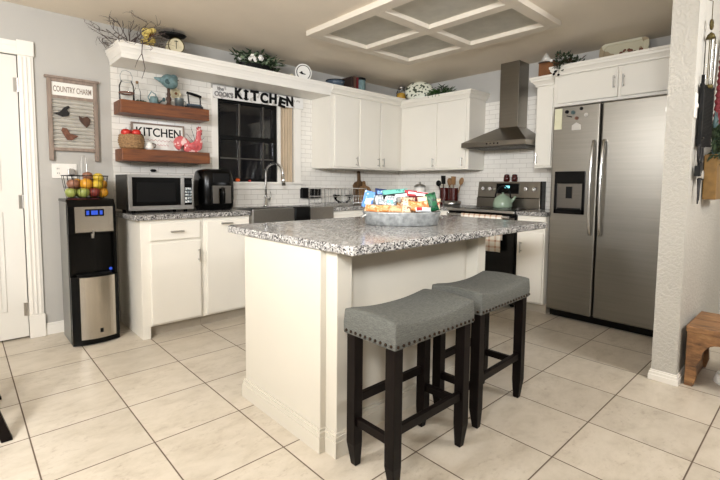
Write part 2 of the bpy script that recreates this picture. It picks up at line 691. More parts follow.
def text_mb(txt, size, ext=.002, bold=0, wx=1.0, space=1.0):
    """letters in the x-z plane, facing -y, origin at left of the baseline; returns MB and width"""
    c = bpy.data.curves.new('t', 'FONT')
    c.body = txt
    c.size = size
    c.extrude = ext
    c.offset = bold
    c.space_character = space
    o = bpy.data.objects.new('t', c)
    COL.objects.link(o)
    bpy.context.view_layer.update()
    dg = bpy.context.evaluated_depsgraph_get()
    me = bpy.data.meshes.new_from_object(o.evaluated_get(dg))
    mb = MB()
    mb.b.from_mesh(me)
    bpy.data.objects.remove(o)
    bpy.data.curves.remove(c)
    bpy.data.meshes.remove(me)
    mb.xf(Matrix.Rotation(PI / 2, 4, 'X') @ Matrix.Diagonal((wx, 1, 1, 1)))
    wd = max(v.co.x for v in mb.b.verts)
    return mb, wd


def text(name, txt, size, loc, mat, parent, ext=.002, bold=0, wx=1.0, center=False, rz=0, space=1.0, width=None, tilt=0):
    mb, wd = text_mb(txt, size, ext, bold, wx, space)
    if width:
        mb.xf(Matrix.Diagonal((width / wd, 1, 1, 1)))
        wd = width
    if center:
        bmesh.ops.translate(mb.b, vec=(-wd / 2, 0, 0), verts=mb.b.verts[:])
    o = obj(name, mb, mat, parent)
    o.location = loc
    o.rotation_euler = (0, tilt, rz)
    return o

# ================================================================== the room
CH = 2.426
m = MB(); m.box(-7.5, .15, -7.5, .15, -.06, 0); struct('floor', m, 'floor')
m = MB(); m.box(-7.5, .15, -7.5, .15, CH, CH + .08); struct('ceiling', m, 'ceil')
WX0, WX1, WZ0, WZ1 = -2.60, -1.725, 1.18, 1.985      # window opening
DX0, DX1, DZ = -4.97, -4.10, 2.07                    # door opening
m = MB()
m.box(-7.5, DX0, 0, .15, 0, CH)
m.box(DX0, DX1, 0, .15, DZ, CH)
m.box(DX1, WX0, 0, .15, 0, CH)
m.box(WX0, WX1, 0, .15, 0, WZ0)
m.box(WX0, WX1, 0, .15, WZ1, CH)
m.box(WX1, .15, 0, .15, 0, CH)
struct('wall_back', m, 'wall')
m = MB(); m.box(0, .15, -7.5, 0, 0, CH); struct('wall_right', m, 'wall')
m = MB(); m.box(-7.65, -7.5, -7.5, .15, 0, CH); struct('wall_left', m, 'wallfar')
m = MB(); m.box(-7.65, .15, -7.65, -7.5, 0, CH); struct('wall_front', m, 'wallfar')
m = MB(); m.box(-1.379, 0, -3.425, -3.30, 0, CH); struct('wall_partition', m, 'wallrough')
# tiled splashbacks
m = MB()
T0, T1 = .892, 2.10
m.box(-3.505, WX0 - .06, -.01, 0, T0, T1)
m.box(WX0 - .06, WX1 + .075, -.01, 0, T0, WZ0 - .075)
m.box(WX1 + .075, -.01, -.01, 0, T0, T1)
struct('trim_1', m, 'subx')
m = MB(); m.box(-.01, 0, -2.31, -.0, T0, 2.085); struct('trim_2', m, 'suby')

# door with fluted casing, plinth and header
def door_one():
    m = MB(); m.box(DX0 + .005, DX1 - .005, .012, .052, .012, DZ - .004)
    d = struct('door_1', m, 'door', bev=.002)
    for z0, z1 in ((.22, .95), (1.10, 1.93)):
        for x0, x1 in ((-4.87, -4.58), (-4.49, -4.225)):
            m = MB()
            m.box(x0, x1, .004, .0125, z0, z1)
            m.box(x0 + .03, x1 - .03, -.002, .004, z0 + .03, z1 - .03)
            obj('door_panel', m, 'door', d, bev=.004)
    for z in (.22, 1.02, 1.86):
        m = MB(); m.cyl((DX1 - .004, .003, z - .05), (DX1 - .004, .003, z + .05), .007, n=10); m.box(DX1 - .03, DX1, .009, .0115, z - .05, z + .05)
        obj('door_hinge', m, 'nickel', d)
    m = MB(); m.ball((-4.90, -.04, .96), .03); m.cyl((-4.90, .012, .96), (-4.90, -.03, .96), .012)
    obj('door_knob', m, 'nickel', d, smooth=True)


door_one()
m = MB()
for x in (DX1, DX0 - .09):
    m.box(x, x + .09, -.018, 0, .17, 2.07)
    for k in range(3):
        xx = x + .014 + k * .026
        m.box(xx, xx + .012, -.024, -.018, .18, 2.06)
    m.box(x - .003, x + .096, -.028, 0, 0, .17)
    m.box(x - .003, x + .096, -.026, 0, 2.07, 2.175)
m.box(DX0 + .003, DX1 - .003, -.018, 0, DZ, 2.165)
m.box(DX0 + .003, DX1 - .003, -.023, -.018, DZ + .02, DZ + .038)
m.box(DX0 + .003, DX1 - .003, -.023, -.018, DZ + .055, DZ + .075)
struct('trim_3', m, 'trim', bev=.003)
m = MB()
m.box(-4.004, -3.488, -.014, 0, 0, .075); m.box(-4.004, -3.488, -.008, 0, .075, .09)
m.box(-7.5, DX0 - .095, -.014, 0, 0, .09)
struct('baseboard_back', m, 'trim', bev=.003)
m = MB()
for t, z0, z1 in ((.013, 0, .034), (.010, .034, .052), (.006, .052, .064)):
    m.box(-1.379 - t, -1.379, -3.425 - t, -3.30 + t, z0, z1)
    m.box(-1.379, 0, -3.425 - t, -3.425, z0, z1)
struct('baseboard_partition', m, 'trim', bev=.002)

# window
def window_one():
    m = MB()
    t = .035
    XR = -1.93
    y0, y1 = .008, .07
    m.box(WX0, XR, y0, y1, WZ0, WZ0 + t); m.box(WX0, XR, y0, y1, WZ1 - t, WZ1)
    m.box(WX0, WX0 + t, y0, y1, WZ0 + t, WZ1 - t); m.box(XR - t, XR, y0, y1, WZ0 + t, WZ1 - t)
    zc = 1.61
    m.box(WX0 + t, XR - t, y0 - .004, y1 - .005, zc - .02, zc + .02)
    w1 = struct('window_1', m, 'blackm', bev=.002)
    m = MB()
    for x in (-2.355, -2.085):
        m.box(x - .007, x + .007, .024, .037, WZ0 + t, WZ1 - t)
    m.box(WX0 + t, XR - t, .025, .036, 1.405, 1.417)
    obj('muntin_grid', m, 'steeld', w1)
    m = MB(); m.box(WX0 + t, XR - t, .042, .046, WZ0 + t, WZ1 - t)
    obj('pane', m, 'pane', w1)
    m = MB()
    m.box(WX0 - .06, WX0, -.022, .0, WZ0 - .075, WZ1 + .07); m.box(WX1, WX1 + .085, -.022, 0, WZ0 - .075, WZ1 + .07)
    m.box(WX0, WX1, -.022, 0, WZ1, WZ1 + .07); m.box(WX0, WX1, -.022, 0, WZ0 - .075, WZ0 - .02)
    m.box(WX0 - .07, WX1 + .095, -.045, .006, WZ0 - .02, WZ0)
    m.box(XR, XR + .035, -.012, .07, WZ0, WZ1); m.box(XR + .035, WX1, .03, .07, WZ0, WZ1)
    obj('window_casing', m, 'trim', w1, bev=.002)


window_one()
sh = thing('shutter_panel', 'tan vertical slat panel covering the right end of the window', 'shutter', (-1.81, .012, WZ0))
for k in range(5):
    m = MB(); x = -.083 + k * .0335
    m.prism([(x, .012), (x + .005, .0), (x + .027, .0), (x + .032, .012)], 'Z', .004, .80)
    obj('slat', m, 'tan', sh)
m = MB(); m.box(-.084, .084, .0121, .0175, .002, .802); obj('backing_frame', m, 'tan', sh)
for x, y, r, l in ((-2.40, -.016, .022, 'bright orange gourd on the window sill behind the air fryer side'), (-2.27, -.018, .013, 'tiny red orange gourd on the window sill near the tap')):
    g = thing('gourd', l, 'gourd', (x, y, WZ0))
    m = MB()
    for k in range(7):
        a = k * 2 * PI / 7
        m.ball((r * .4 * math.cos(a), r * .4 * math.sin(a), r * .75), r * .68, (1, 1, 1.1), 10)
    obj('fruit_body', m, 'apple' if r < .02 else fruitmat('gourd_skin', (232, 92, 30)), g, smooth=True)
    m = MB(); m.cyl((0, 0, r * 1.3), (.002, 0, r * 1.9), .003, .002, 6); obj('stem', m, 'woodd', g)

# raised wooden grid on the ceiling, four matte panels
def ceiling_grid():
    X = ((-2.27, -2.17), (-1.67, -1.58), (-1.085, -.985)); Y = ((-1.075, -.98), (-1.78, -1.685), (-2.51, -2.42))
    L = (-1.63, -1.73, CH)
    m = MB()
    h = .042
    for a, b in X:
        m.box(a, b, Y[2][0], Y[0][1], CH - h, CH)
    for c, d in Y:
        for k in range(2):
            m.box(X[k][1], X[k + 1][0], c, d, CH - h, CH)
    t = thing('ceiling_light_box', 'white wooden grid framing four matte grey panels on the ceiling', 'ceiling light', L)
    obj('grid_frame', m, 'gridp', t, world=L, bev=.002)
    for i in range(2):
        for j in range(2):
            m = MB(); m.box(X[i][1], X[i + 1][0], Y[j + 1][1], Y[j][0], CH - .008, CH - .001)
            obj('diffuser_panel', m, 'diffuser', t, world=L)


M['gridp'] = plain('grid_paint', (214, 204, 188), .7, var=.03, vs=5)
M['diffuser'] = plain('diffuser_panel_grey', (182, 178, 166), .7, var=.08, vs=10, bmp=.3, bs=200)
ceiling_grid()

# ================================================================== cabinets
CROWN = [(.0, 0), (.006, 0), (.008, .014), (.026, .036), (.038, .044), (.042, .06), (.05, .066), (.05, .084), (.0, .084)]


def crown(x0, x1, y0, y1, z, sides, k=1.0):
    """moulding solid on top of a box; sides: set of 'x-','x+','y-','y+' that project"""
    m = MB()
    rings = []
    for o_, dz in CROWN[:-1]:
        o_ *= k
        a = x0 - (o_ if 'x-' in sides else 0); b = x1 + (o_ if 'x+' in sides else 0)
        c = y0 - (o_ if 'y-' in sides else 0); d = y1 + (o_ if 'y+' in sides else 0)
        rings.append([m.b.verts.new(p) for p in ((a, c, z + dz), (b, c, z + dz), (b, d, z + dz), (a, d, z + dz))])
    m.b.faces.new(rings[0][::-1]); m.b.faces.new(rings[-1])
    for A, B in zip(rings[:-1], rings[1:]):
        for j in range(4):
            m.b.faces.new((A[j], A[(j + 1) % 4], B[(j + 1) % 4], B[j]))
    return m


def fbox(face, a0, a1, p0, p1, z0, z1, m=None):
    """box for a run facing -y ('Y': a along x, p = y) or facing -x ('X': a along y, p = x)"""
    m = m or MB()
    if face == 'Y':
        m.box(a0, a1, p0, p1, z0, z1)
    else:
        m.box(p0, p1, a0, a1, z0, z1)
    return m


def pull(parent, wl, face, a, z, plane, L=.1, vertical=True):
    m = MB()
    q = plane - .03
    def P(a_, p_, z_):
        return (a_, p_, z_) if face == 'Y' else (p_, a_, z_)
    if vertical:
        ends = [(a, z - L / 2), (a, z + L / 2)]
    else:
        ends = [(a - L / 2, z), (a + L / 2, z)]
    m.tube([P(ends[0][0], q, ends[0][1]), P(ends[1][0], q, ends[1][1])], .0062, 8)
    for f in (.14, .86):
        aa = ends[0][0] + (ends[1][0] - ends[0][0]) * f; zz = ends[0][1] + (ends[1][1] - ends[0][1]) * f
        m.cyl(P(aa, q, zz), P(aa, plane, zz), .005, n=8)
    return obj('handle', m, 'nickel', parent, world=wl)


def front(kind, root, wl, face, a0, a1, z0, z1, plane, handle=None, mat='cab'):
    d = obj(kind, fbox(face, a0, a1, plane - .018, plane, z0, z1), mat, root, world=wl, bev=.005)
    if handle:
        ha, hz, v = handle
        pull(d, wl, face, ha, hz, plane - .018, .1, v)
    return d


def cabinet(name, label, face, a0, a1, depth, z0, z1, fronts, back=-.012, kick=False, extra=None):
    loc = ((a0 + a1) / 2, back, 0) if face == 'Y' else (back, (a0 + a1) / 2, 0)
    loc = (loc[0], loc[1], z0 if not kick else 0)
    t = thing(name, label, 'cabinet', loc)
    m = fbox(face, a0, a1, -depth, back, z0, z1)
    if extra:
        extra(m)
    obj('carcass', m, 'cab', t, world=loc, bev=.002)
    if kick:
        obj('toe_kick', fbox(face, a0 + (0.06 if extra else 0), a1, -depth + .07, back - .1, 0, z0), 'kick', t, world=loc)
    for kd, b0, b1, c0, c1, h in fronts:
        front(kd, t, loc, face, b0, b1, c0, c1, -depth, h)
    return t, loc


# wall cabinets
t, loc = cabinet('wall_cabinet', 'white three-door wall cabinet to the right of the window', 'Y', -1.481, -.332, .33, 1.335, 2.13,
    [('door', -1.425, -1.085, 1.352, 2.105, (-1.115, 1.42, True)), ('door', -1.050, -.735, 1.352, 2.105, (-.765, 1.42, True)), ('door', -.715, -.395, 1.352, 2.105, (-.685, 1.42, True))])
obj('crown_moulding', crown(-1.481, -.332, -.348, -.012, 2.128, {'y-'}), 'cab', t, world=loc)
t, loc = cabinet('wall_cabinet', 'white two-door wall cabinet in the corner left of the range hood', 'X', -1.30, -.02, .33, 1.335, 2.13,
    [('door', -.875, -.375, 1.352, 2.09, (-.845, 1.42, True)), ('door', -1.265, -.90, 1.352, 2.09, (-1.235, 1.42, True))])
obj('crown_moulding', crown(-.348, -.012, -1.30, -.02, 2.10, {'x-', 'y-'}), 'cab', t, world=loc)
t, loc = cabinet('wall_cabinet', 'narrow white wall cabinet between the range hood and the fridge', 'X', -2.205, -2.035, .33, 1.335, 2.10,
    [('door', -2.195, -2.045, 1.352, 2.07, (-2.065, 1.42, True))])
obj('crown_moulding', crown(-.348, -.012, -2.205, -2.035, 2.098, {'x-', 'y+'}), 'cab', t, world=loc)
t, loc = cabinet('wall_cabinet', 'wide white two-door cabinet above the steel fridge', 'X', -3.295, -2.21, .36, 1.885, 2.165,
    [('door', -2.735, -2.245, 1.91, 2.15, (-2.71, 2.03, True)), ('door', -3.26, -2.755, 1.91, 2.15, (-2.78, 2.03, True))])
obj('crown_moulding', crown(-.378, -.012, -3.295, -2.21, 2.160, {'x-', 'y+'}, .7), 'cab', t, world=loc)

# long display ledge over the shelves and the window
t = thing('display_ledge', 'long white moulded ledge running above the shelves and window', 'shelf', (-2.5, -.012, 2.10))
m = MB(); m.box(-3.51, -1.483, -.352, -.012, 2.10, 2.165)
obj('ledge_body', m, 'trim', t, world=(-2.5, -.012, 2.10), bev=.002)
obj('crown_moulding', crown(-3.51, -1.483, -.354, -.012, 2.133, {'x-', 'y-'}, .55), 'trim', t, world=(-2.5, -.012, 2.10))

# base cabinets on the long wall
def endpanel(m):
    m.box(-3.487, -3.43, -.61, -.03, 0, .09)


cabinet('base_cabinet', 'white base cabinet with one drawer and one door beside the water cooler', 'Y', -3.487, -3.022, .61, .09, .891,
    [('drawer', -3.425, -3.045, .735, .865, (-3.235, .80, False)), ('door', -3.425, -3.045, .105, .716, (-3.065, .60, True))], kick=True, extra=endpanel)
cabinet('base_cabinet', 'white base unit with one tall pull-out front left of the sink', 'Y', -3.020, -2.605, .61, .09, .891,
    [('door', -2.995, -2.62, .105, .865, (-2.83, .84, False))], kick=True)
cabinet('base_cabinet', 'white two-door sink cabinet under the steel apron sink', 'Y', -2.603, -1.697, .61, .09, .655,
    [('door', -2.59, -2.155, .105, .645, (-2.18, .58, True)), ('door', -2.145, -1.71, .105, .645, (-2.12, .58, True))], kick=True)
cabinet('base_cabinet', 'white base cabinet with two drawers right of the sink', 'Y', -1.695, -.62, .61, .09, .891,
    [('drawer', -1.68, -1.18, .735, .865, (-1.43, .80, False)), ('drawer', -1.16, -.66, .735, .865, (-.91, .80, False)),
     ('door', -1.68, -1.18, .105, .716, (-1.22, .62, True)), ('door', -1.16, -.66, .105, .716, (-1.12, .62, True))], kick=True)
cabinet('base_cabinet', 'white base cabinet with one drawer left of the range', 'X', -1.262, -.635, .61, .09, .891,
    [('drawer', -1.25, -.68, .735, .865, (-.96, .80, False)), ('door', -1.25, -.68, .105, .716, (-1.21, .62, True))], kick=True)
cabinet('base_cabinet', 'narrow white base cabinet with drawer squeezed between range and fridge', 'X', -2.288, -2.027, .61, .09, .891,
    [('drawer', -2.278, -2.037, .76, .855, None), ('door', -2.278, -2.037, .105, .742, (-2.08, .60, True))], kick=True)

# worktops
m = MB()
z0, z1 = .892, .930
m.box(-3.53, -2.604, -.64, -.012, z0, z1); m.box(-2.604, -1.696, -.12, -.012, z0, z1); m.box(-1.696, -.012, -.64, -.012, z0, z1)
m.box(-.64, -.012, -1.27, -.64, z0, z1)
solo('worktop', m, 'granite', 'speckled grey granite worktop along the window wall and around the corner', 'countertop', bev=.006)
m = MB(); m.box(-.64, -.012, -2.29, -2.024, z0, z1)
solo('worktop', m, 'granite', 'short granite worktop piece between the range and the fridge', 'countertop', bev=.006)

# ================================================================== island
def island():
    L = (-2.7, -2.2, 0)
    t = thing('kitchen_island', 'white panelled island cabinet under the granite top', 'island', L)
    m = MB()
    m.box(-3.33, -2.10, -2.53, -1.87, 0, .89)
    obj('body', m, 'island', t, world=L, bev=.003)
    PF = -2.605
    for x0, x1 in ((-3.300, -3.215), (-2.225, -2.138)):
        m = MB(); m.box(x0, x1, PF, -2.528, 0, .89)
        obj('corner_post', m, 'island', t, world=L, bev=.003)
    m = MB()
    for tk, a, b in ((.016, 0, .070), (.012, .070, .090), (.006, .090, .102)):
        m.box(-3.33 - tk, -3.33, -2.53 - tk, -1.87 + tk, a, b)
        m.box(-3.33, -3.30, -2.53 - tk, -2.53, a, b)
        m.box(-3.30 - tk, -3.30, PF - tk, -2.53 - tk, a, b)
        m.box(-3.30, -3.215 + tk, PF - tk, PF, a, b)
        m.box(-3.215, -3.215 + tk, PF, -2.53, a, b)
        m.box(-3.215 + tk, -2.225 - tk, -2.53 - tk, -2.53, a, b)
        m.box(-2.225 - tk, -2.225, PF - tk, -2.53, a, b)
        m.box(-2.225, -2.138 + tk, PF - tk, PF, a, b)
        m.box(-2.10, -2.10 + tk, -2.53 - tk, -1.87 + tk, a, b)
    obj('skirting', m, 'island', t, world=L)
    m = MB()
    c = .04
    m.prism([(-3.342 + c, -1.645), (-1.625, -1.645), (-1.625, -2.745), (-3.342, -2.745), (-3.342, -1.645 - c * 1.4)], 'Z', .891, .93)
    solo('island_worktop', m, 'granite', 'large speckled granite top of the island in the middle', 'countertop', bev=.009, seg=3)


island()

# ================================================================== fridge
def fridge():
    L = (-.3, -2.76, 0)
    t = thing('fridge', 'tall stainless steel side-by-side fridge beside the partition wall', 'fridge', L)
    Y0, YS0, YS1, Y1 = -2.303, -2.682, -2.694, -3.215
    m = MB(); m.box(-.505, -.03, Y1 + .005, Y0 - .005, .02, 1.83)
    obj('cabinet_body', m, 'sgrey', t, world=L, bev=.006)
    m = MB(); m.box(-.53, -.08, Y1 + .02, Y0 - .02, .005, .06)
    for y in (Y0 - .06, Y1 + .06):
        m.cyl((-.5, y, 0), (-.5, y, .02), .02)
    obj('kick_grille', m, 'black', t, world=L)
    m = MB()
    m.box(-.44, -.2, Y1 + .05, Y0 - .05, 1.83, 1.845)
    obj('hinge_cover', m, 'blackm', t, world=L)
    doors = []
    for a, b in ((YS0, Y0), (Y1, YS1)):
        m = MB(); m.box(-.578, -.51, a, b, .068, 1.845)
        doors.append(obj('door', m, 'steelf', t, world=L, bev=.012, seg=4))
        m = MB(); m.box(-.512, -.504, a + .01, b - .01, .075, 1.835)
        obj('door_seal', m, 'blackm', doors[-1], world=L)
    for d, y in ((doors[0], -2.648), (doors[1], -2.726)):
        m = MB()
        pts = []
        for k in range(13):
            f = k / 12
            z = .765 + f * .77
            pts.append((-.578 - .02 - .045 * math.sin(PI * f) ** .6, y, z))
        m.tube([(-.575, y, .765)] + pts + [(-.575, y, 1.535)], .0125, 10)
        obj('handle', m, 'chrome', d, world=L, smooth=True)
    # water and ice dispenser
    a, b, z0, z1 = -2.592, -2.342, .925, 1.29
    m = MB()
    m.box(-.592, -.577, a, b, z1 - .105, z1); m.box(-.592, -.577, a, a + .022, z0, z1 - .105)
    m.box(-.592, -.577, b - .022, b, z0, z1 - .105); m.box(-.592, -.577, a, b, z0, z0 + .04)
    d = obj('dispenser', m, 'black', doors[0], world=L, bev=.004)
    m = MB(); m.box(-.5795, -.577, a + .022, b - .022, z0 + .04, z1 - .105); obj('dispenser_recess', m, 'steeld', t, world=L)
    m = MB(); m.box(-.588, -.579, -2.49, -2.44, 1.06, 1.16); m.box(-.588, -.579, a + .03, b - .03, z0 + .04, z0 + .052)
    obj('dispenser_paddle', m, 'blackm', t, world=L)
    m = MB(); m.box(-.5800, -.5775, -3.175, -3.12, 1.72, 1.75); obj('badge', m, 'nickel', doors[1], world=L)


fridge()
for k, (y, z, r, mt, l) in enumerate((
        (-2.42, 1.795, .013, 'blackm', 'small round dark magnet highest on the left fridge door, left of the others'),
        (-2.47, 1.785, .014, 'dteal', 'round grey green magnet in the middle of the group on the fridge'),
        (-2.535, 1.81, .011, 'blackm', 'little black magnet near the top edge of the fridge by the door gap'),
        (-2.575, 1.755, .013, 'nickel', 'round silver magnet closest to the fridge door gap'),
        (-2.50, 1.735, .012, 'rust', 'small brown magnet below the middle of the fridge magnets'))):
    m = MB(); m.cyl((-.5785, 0, 0), (-.588, 0, 0), r * 1.2, n=12); m.ball((-.588, 0, 0), r * .7, (.5, 1, 1), 8)
    solo('fridge_magnet', m, mt, l, 'magnet', (0, y, z), group='magnets on the fridge')
m = MB(); m.box(-.586, -.5785, -.022, .022, -.004, .004)
o = solo('fridge_magnet', m, 'blackm', 'thin dark bar-shaped magnet among the round ones on the fridge', 'magnet', (0, -2.44, 1.755), group='magnets on the fridge')
o.rotation_euler = (.3, 0, 0)
m = MB(); m.prism([(-.035, -.028), (.035, -.028), (.035, .012), (.0, .034), (-.035, .012)], 'X', -.585, -.5785)
solo('fridge_magnet', m, 'nickel', 'grey house-shaped magnet below the other magnets on the fridge', 'magnet', (0, -2.50, 1.665), group='magnets on the fridge')
m = MB(); m.box(-.584, -.5785, -.031, .031, -.088, .088)
t = solo('paper_note', m, 'paper', 'cream paper pad stuck on the upper left edge of the fridge door', 'note', (0, -2.35, 1.74))

# ================================================================== hood
def hood():
    L = (0, -1.72, 1.55)
    t = thing('range_hood', 'stainless steel pyramid range hood with square chimney', 'range hood', L)
    m = MB(); m.box(-.215, -.012, -1.79, -1.585, 1.76, CH - .001)
    obj('chimney', m, 'steelh', t, world=L, bev=.002)
    m = MB(); m.box(-.279, -.0125, -1.822, -1.6, 2.02, 2.024)
    m2 = MB()
    A = [(-.50, -2.025), (-.012, -2.025), (-.012, -1.325), (-.50, -1.325)]
    B = [(-.217, -1.792), (-.012, -1.792), (-.012, -1.583), (-.217, -1.583)]
    zs = 1.605, 1.765
    va = [m2.b.verts.new((x, y, zs[0])) for x, y in A]; vb = [m2.b.verts.new((x, y, zs[1])) for x, y in B]
    m2.b.faces.new(va[::-1]); m2.b.faces.new(vb)
    for j in range(4):
        m2.b.faces.new((va[j], va[(j + 1) % 4], vb[(j + 1) % 4], vb[j]))
    obj('canopy', m2, 'steelh', t, world=L)
    m2 = MB(); m2.box(-.505, -.012, -2.03, -1.32, 1.555, 1.604)
    rim = obj('canopy_rim', m2, 'steelh', t, world=L, bev=.003)
    m.b.free()
    m2 = MB(); m2.box(-.47, -.06, -1.99, -1.36, 1.548, 1.5545)
    for k in range(14):
        m2.box(-.46 + k * .028, -.45 + k * .028, -1.98, -1.37, 1.544, 1.548)
    obj('filter', m2, 'steeld', t, world=L)
    m2 = MB()
    for k in range(4):
        m2.cyl((-.505, -1.62 - k * .04, 1.58), (-.509, -1.62 - k * .04, 1.58), .008, n=10)
    obj('control_button', m2, 'black', t, world=L)


hood()

# ================================================================== range
def range_():
    L = (-.33, -1.648, 0)
    t = thing('range', 'freestanding steel and black electric range under the hood', 'stove', L)
    Y0, Y1 = -2.02, -1.274
    m = MB(); m.box(-.63, -.02, Y0, Y1, .03, .90)
    for y in (Y0 + .05, Y1 - .05):
        m.cyl((-.55, y, 0), (-.55, y, .03), .02); m.cyl((-.1, y, 0), (-.1, y, .03), .02)
    obj('body', m, 'black', t, world=L)
    m = MB(); m.box(-.665, -.09, Y0, Y1, .90, .926)
    obj('cooktop_rim', m, 'steel', t, world=L, bev=.006)
    m = MB(); m.box(-.62, -.12, Y0 + .03, Y1 - .03, .9255, .930); ck = obj('glass_cooktop', m, 'black', t, world=L)
    for x, y, r in ((-.5, -1.46, .09), (-.5, -1.84, .11), (-.24, -1.46, .11), (-.24, -1.84, .08)):
        m = MB(); m.lathe([(r, 0), (r, .0012), (r - .006, .0012), (r - .006, 0)], (x, y, .930), 32)
        obj('burner_ring', m, 'steeld', ck, world=L)
    m = MB(); m.box(-.655, -.63, Y0 + .004, Y1 - .004, .20, .865)
    d = obj('oven_door', m, 'black', t, world=L, bev=.004)
    m = MB(); m.box(-.662, -.655, Y0 + .004, Y1 - .004, .79, .864); obj('door_band', m, 'steeld', d, world=L)
    m = MB(); m.tube([(-.70, Y0 + .03, .868), (-.70, Y1 - .03, .868)], .013, 12)
    for y in (Y0 + .06, Y1 - .06):
        m.cyl((-.70, y, .868), (-.655, y, .848), .009)
    obj('handle', m, 'chrome', d, world=L, smooth=True)
    m = MB(); m.box(-.65, -.63, Y0 + .004, Y1 - .004, .035, .19); obj('storage_drawer', m, 'black', t, world=L, bev=.004)
    # back panel with knobs
    m = MB(); m.prism([(-.10, .926), (-.02, .926), (-.02, 1.205), (-.062, 1.205), (-.085, 1.03), (-.10, 1.03)], 'Y', Y0 + .022, Y1)
    b = obj('back_panel', m, 'steelh', t, world=L, bev=.003)
    m = MB(); m.box(-.104, -.018, Y0, Y0 + .022, .926, 1.207); obj('end_cap', m, 'black', b, world=L, bev=.003)
    m = MB(); m.box(-.104, -.098, Y0 + .03, Y1 - .02, 1.026, 1.036); obj('trim_strip', m, 'black', b, world=L)
    q = Matrix.Rotation(-.13, 3, 'Y')
    m = MB(); m.prism([(-.084, 1.075), (-.08, 1.075), (-.064, 1.185), (-.074, 1.185)], 'Y', -1.76, -1.50)
    ds = obj('display', m, 'black', b, world=L)
    m = MB(); m.prism([(-.0805, 1.135), (-.078, 1.135), (-.074, 1.16), (-.0775, 1.16)], 'Y', -1.655, -1.60); obj('clock', m, 'cyan_led', ds, world=L)
    for y in (-1.352, -1.435, -1.845, -1.935):
        m = MB(); m.cyl((-.078, y, 1.13), (-.108, y, 1.127), .024, .019, 18)
        m.box(-.116, -.106, y - .005, y + .005, 1.108, 1.146)
        obj('knob', m, 'chrome', b, world=L, bev=.002)


range_()
t = thing('dish_towel', 'plaid tan and white towel hanging over the oven door handle', 'towel', (-.70, -1.70, .868))
m = MB()
NX, pts = 14, []
for i in range(NX + 1):
    y = -.22 + i * .44 / NX
    col = []
    wv = .004 * math.sin(i * 1.3)
    path = [(.020, -.22)] + [(.018, -.1), (.016, -.01)] + [(.016 * math.cos(a), .016 * math.sin(a) + .001) for a in (.5, 1.57, 2.6)] + [(-.018, -.02), (-.019 + wv, -.12), (-.020 + wv * 1.6, -.24), (-.02 + wv * 2, -.33)]
    col = [m.b.verts.new((x - .003, y, z)) for x, z in path]
    pts.append(col)
for A, B in zip(pts[:-1], pts[1:]):
    for k in range(len(A) - 1):
        m.b.faces.new((A[k], B[k], B[k + 1], A[k + 1]))
o = obj('cloth', m, 'plaid', t, smooth=True, flat=True)
md = o.modifiers.new('s', 'SOLIDIFY'); md.thickness = .003

# ================================================================== sink and tap
def sink():
    L = (-2.15, -.39, .66)
    t = thing('apron_sink', 'stainless steel farmhouse sink with front apron', 'sink', L)
    x0, x1, y0, y1, z0, z1 = -2.600, -1.700, -.665, -.125, .662, .944
    m = MB(); m.box(x0, x1, y0, y0 + .02, z0, z1)
    obj('apron', m, 'steel', t, world=L, bev=.008, seg=3)
    m = MB()
    m.box(x0, x0 + .015, y0 + .02, y1, z0, .925); m.box(x1 - .015, x1, y0 + .02, y1, z0, .925)
    m.box(x0 + .015, x1 - .015, y1 - .015, y1, z0, .925); m.box(x0 + .015, x1 - .015, y0 + .02, y1 - .015, z0, z0 + .012)
    obj('basin', m, 'steel', t, world=L, bev=.002)
    m = MB(); m.lathe([(0, .002), (.04, .002), (.045, .005), (.045, 0)], (-2.15, -.36, z0 + .012), 20); obj('drain', m, 'chrome', t, world=L)


sink()
m = MB()
pth = [(-.672, .80), (-.674, .88), (-.672, .938), (-.664, .952), (-.648, .952), (-.640, .938), (-.638, .80)]
rows = []
for i in range(7):
    x = -2.175 + i * .03
    rows.append([m.b.verts.new((x, y + .002 * math.sin(i * 2.1 + z * 30), z)) for y, z in pth])
for A, B in zip(rows[:-1], rows[1:]):
    for k in range(len(A) - 1):
        m.b.faces.new((A[k], B[k], B[k + 1], A[k + 1]))
o = solo('dish_cloth', m, 'blackm', 'black cloth draped over the front of the apron sink', 'cloth', flat=True, smooth=True)
md = o.modifiers.new('s', 'SOLIDIFY'); md.thickness = .004


def faucet():
    t = thing('kitchen_faucet', 'tall chrome gooseneck tap behind the sink', 'faucet', (-2.115, -.068, TOPZ))
    m = MB(); m.lathe([(0, 0), (.028, 0), (.028, .012), (.02, .02), (.019, .1), (0, .1)], n=20); obj('base', m, 'chrome', t, smooth=True)
    m = MB()
    pts = [(0, 0, .09), (0, 0, .22), (0, 0, .34)]
    for k in range(1, 11):
        a = PI * k / 10
        pts.append((.05 * (1 - math.cos(a)) / 2, -.12 + .12 * math.cos(a), .34 + .095 * math.sin(a)))
    pts += [(.05, -.245, .30)]
    m.tube(pts, .0125, 12); obj('spout', m, 'chrome', t, smooth=True)
    m = MB(); m.cyl((.05, -.244, .315), (.053, -.252, .215), .016, .020, 16); obj('spray_head', m, 'chrome', t, smooth=True)
    m = MB(); m.cyl((0, 0, .07), (.045, 0, .075), .012, .011); m.tube([(.045, 0, .075), (.052, 0, .1), (.05, -.012, .15)], [.009, .007, .006], 8)
    obj('lever', m, 'nickel', t, smooth=True)


faucet()

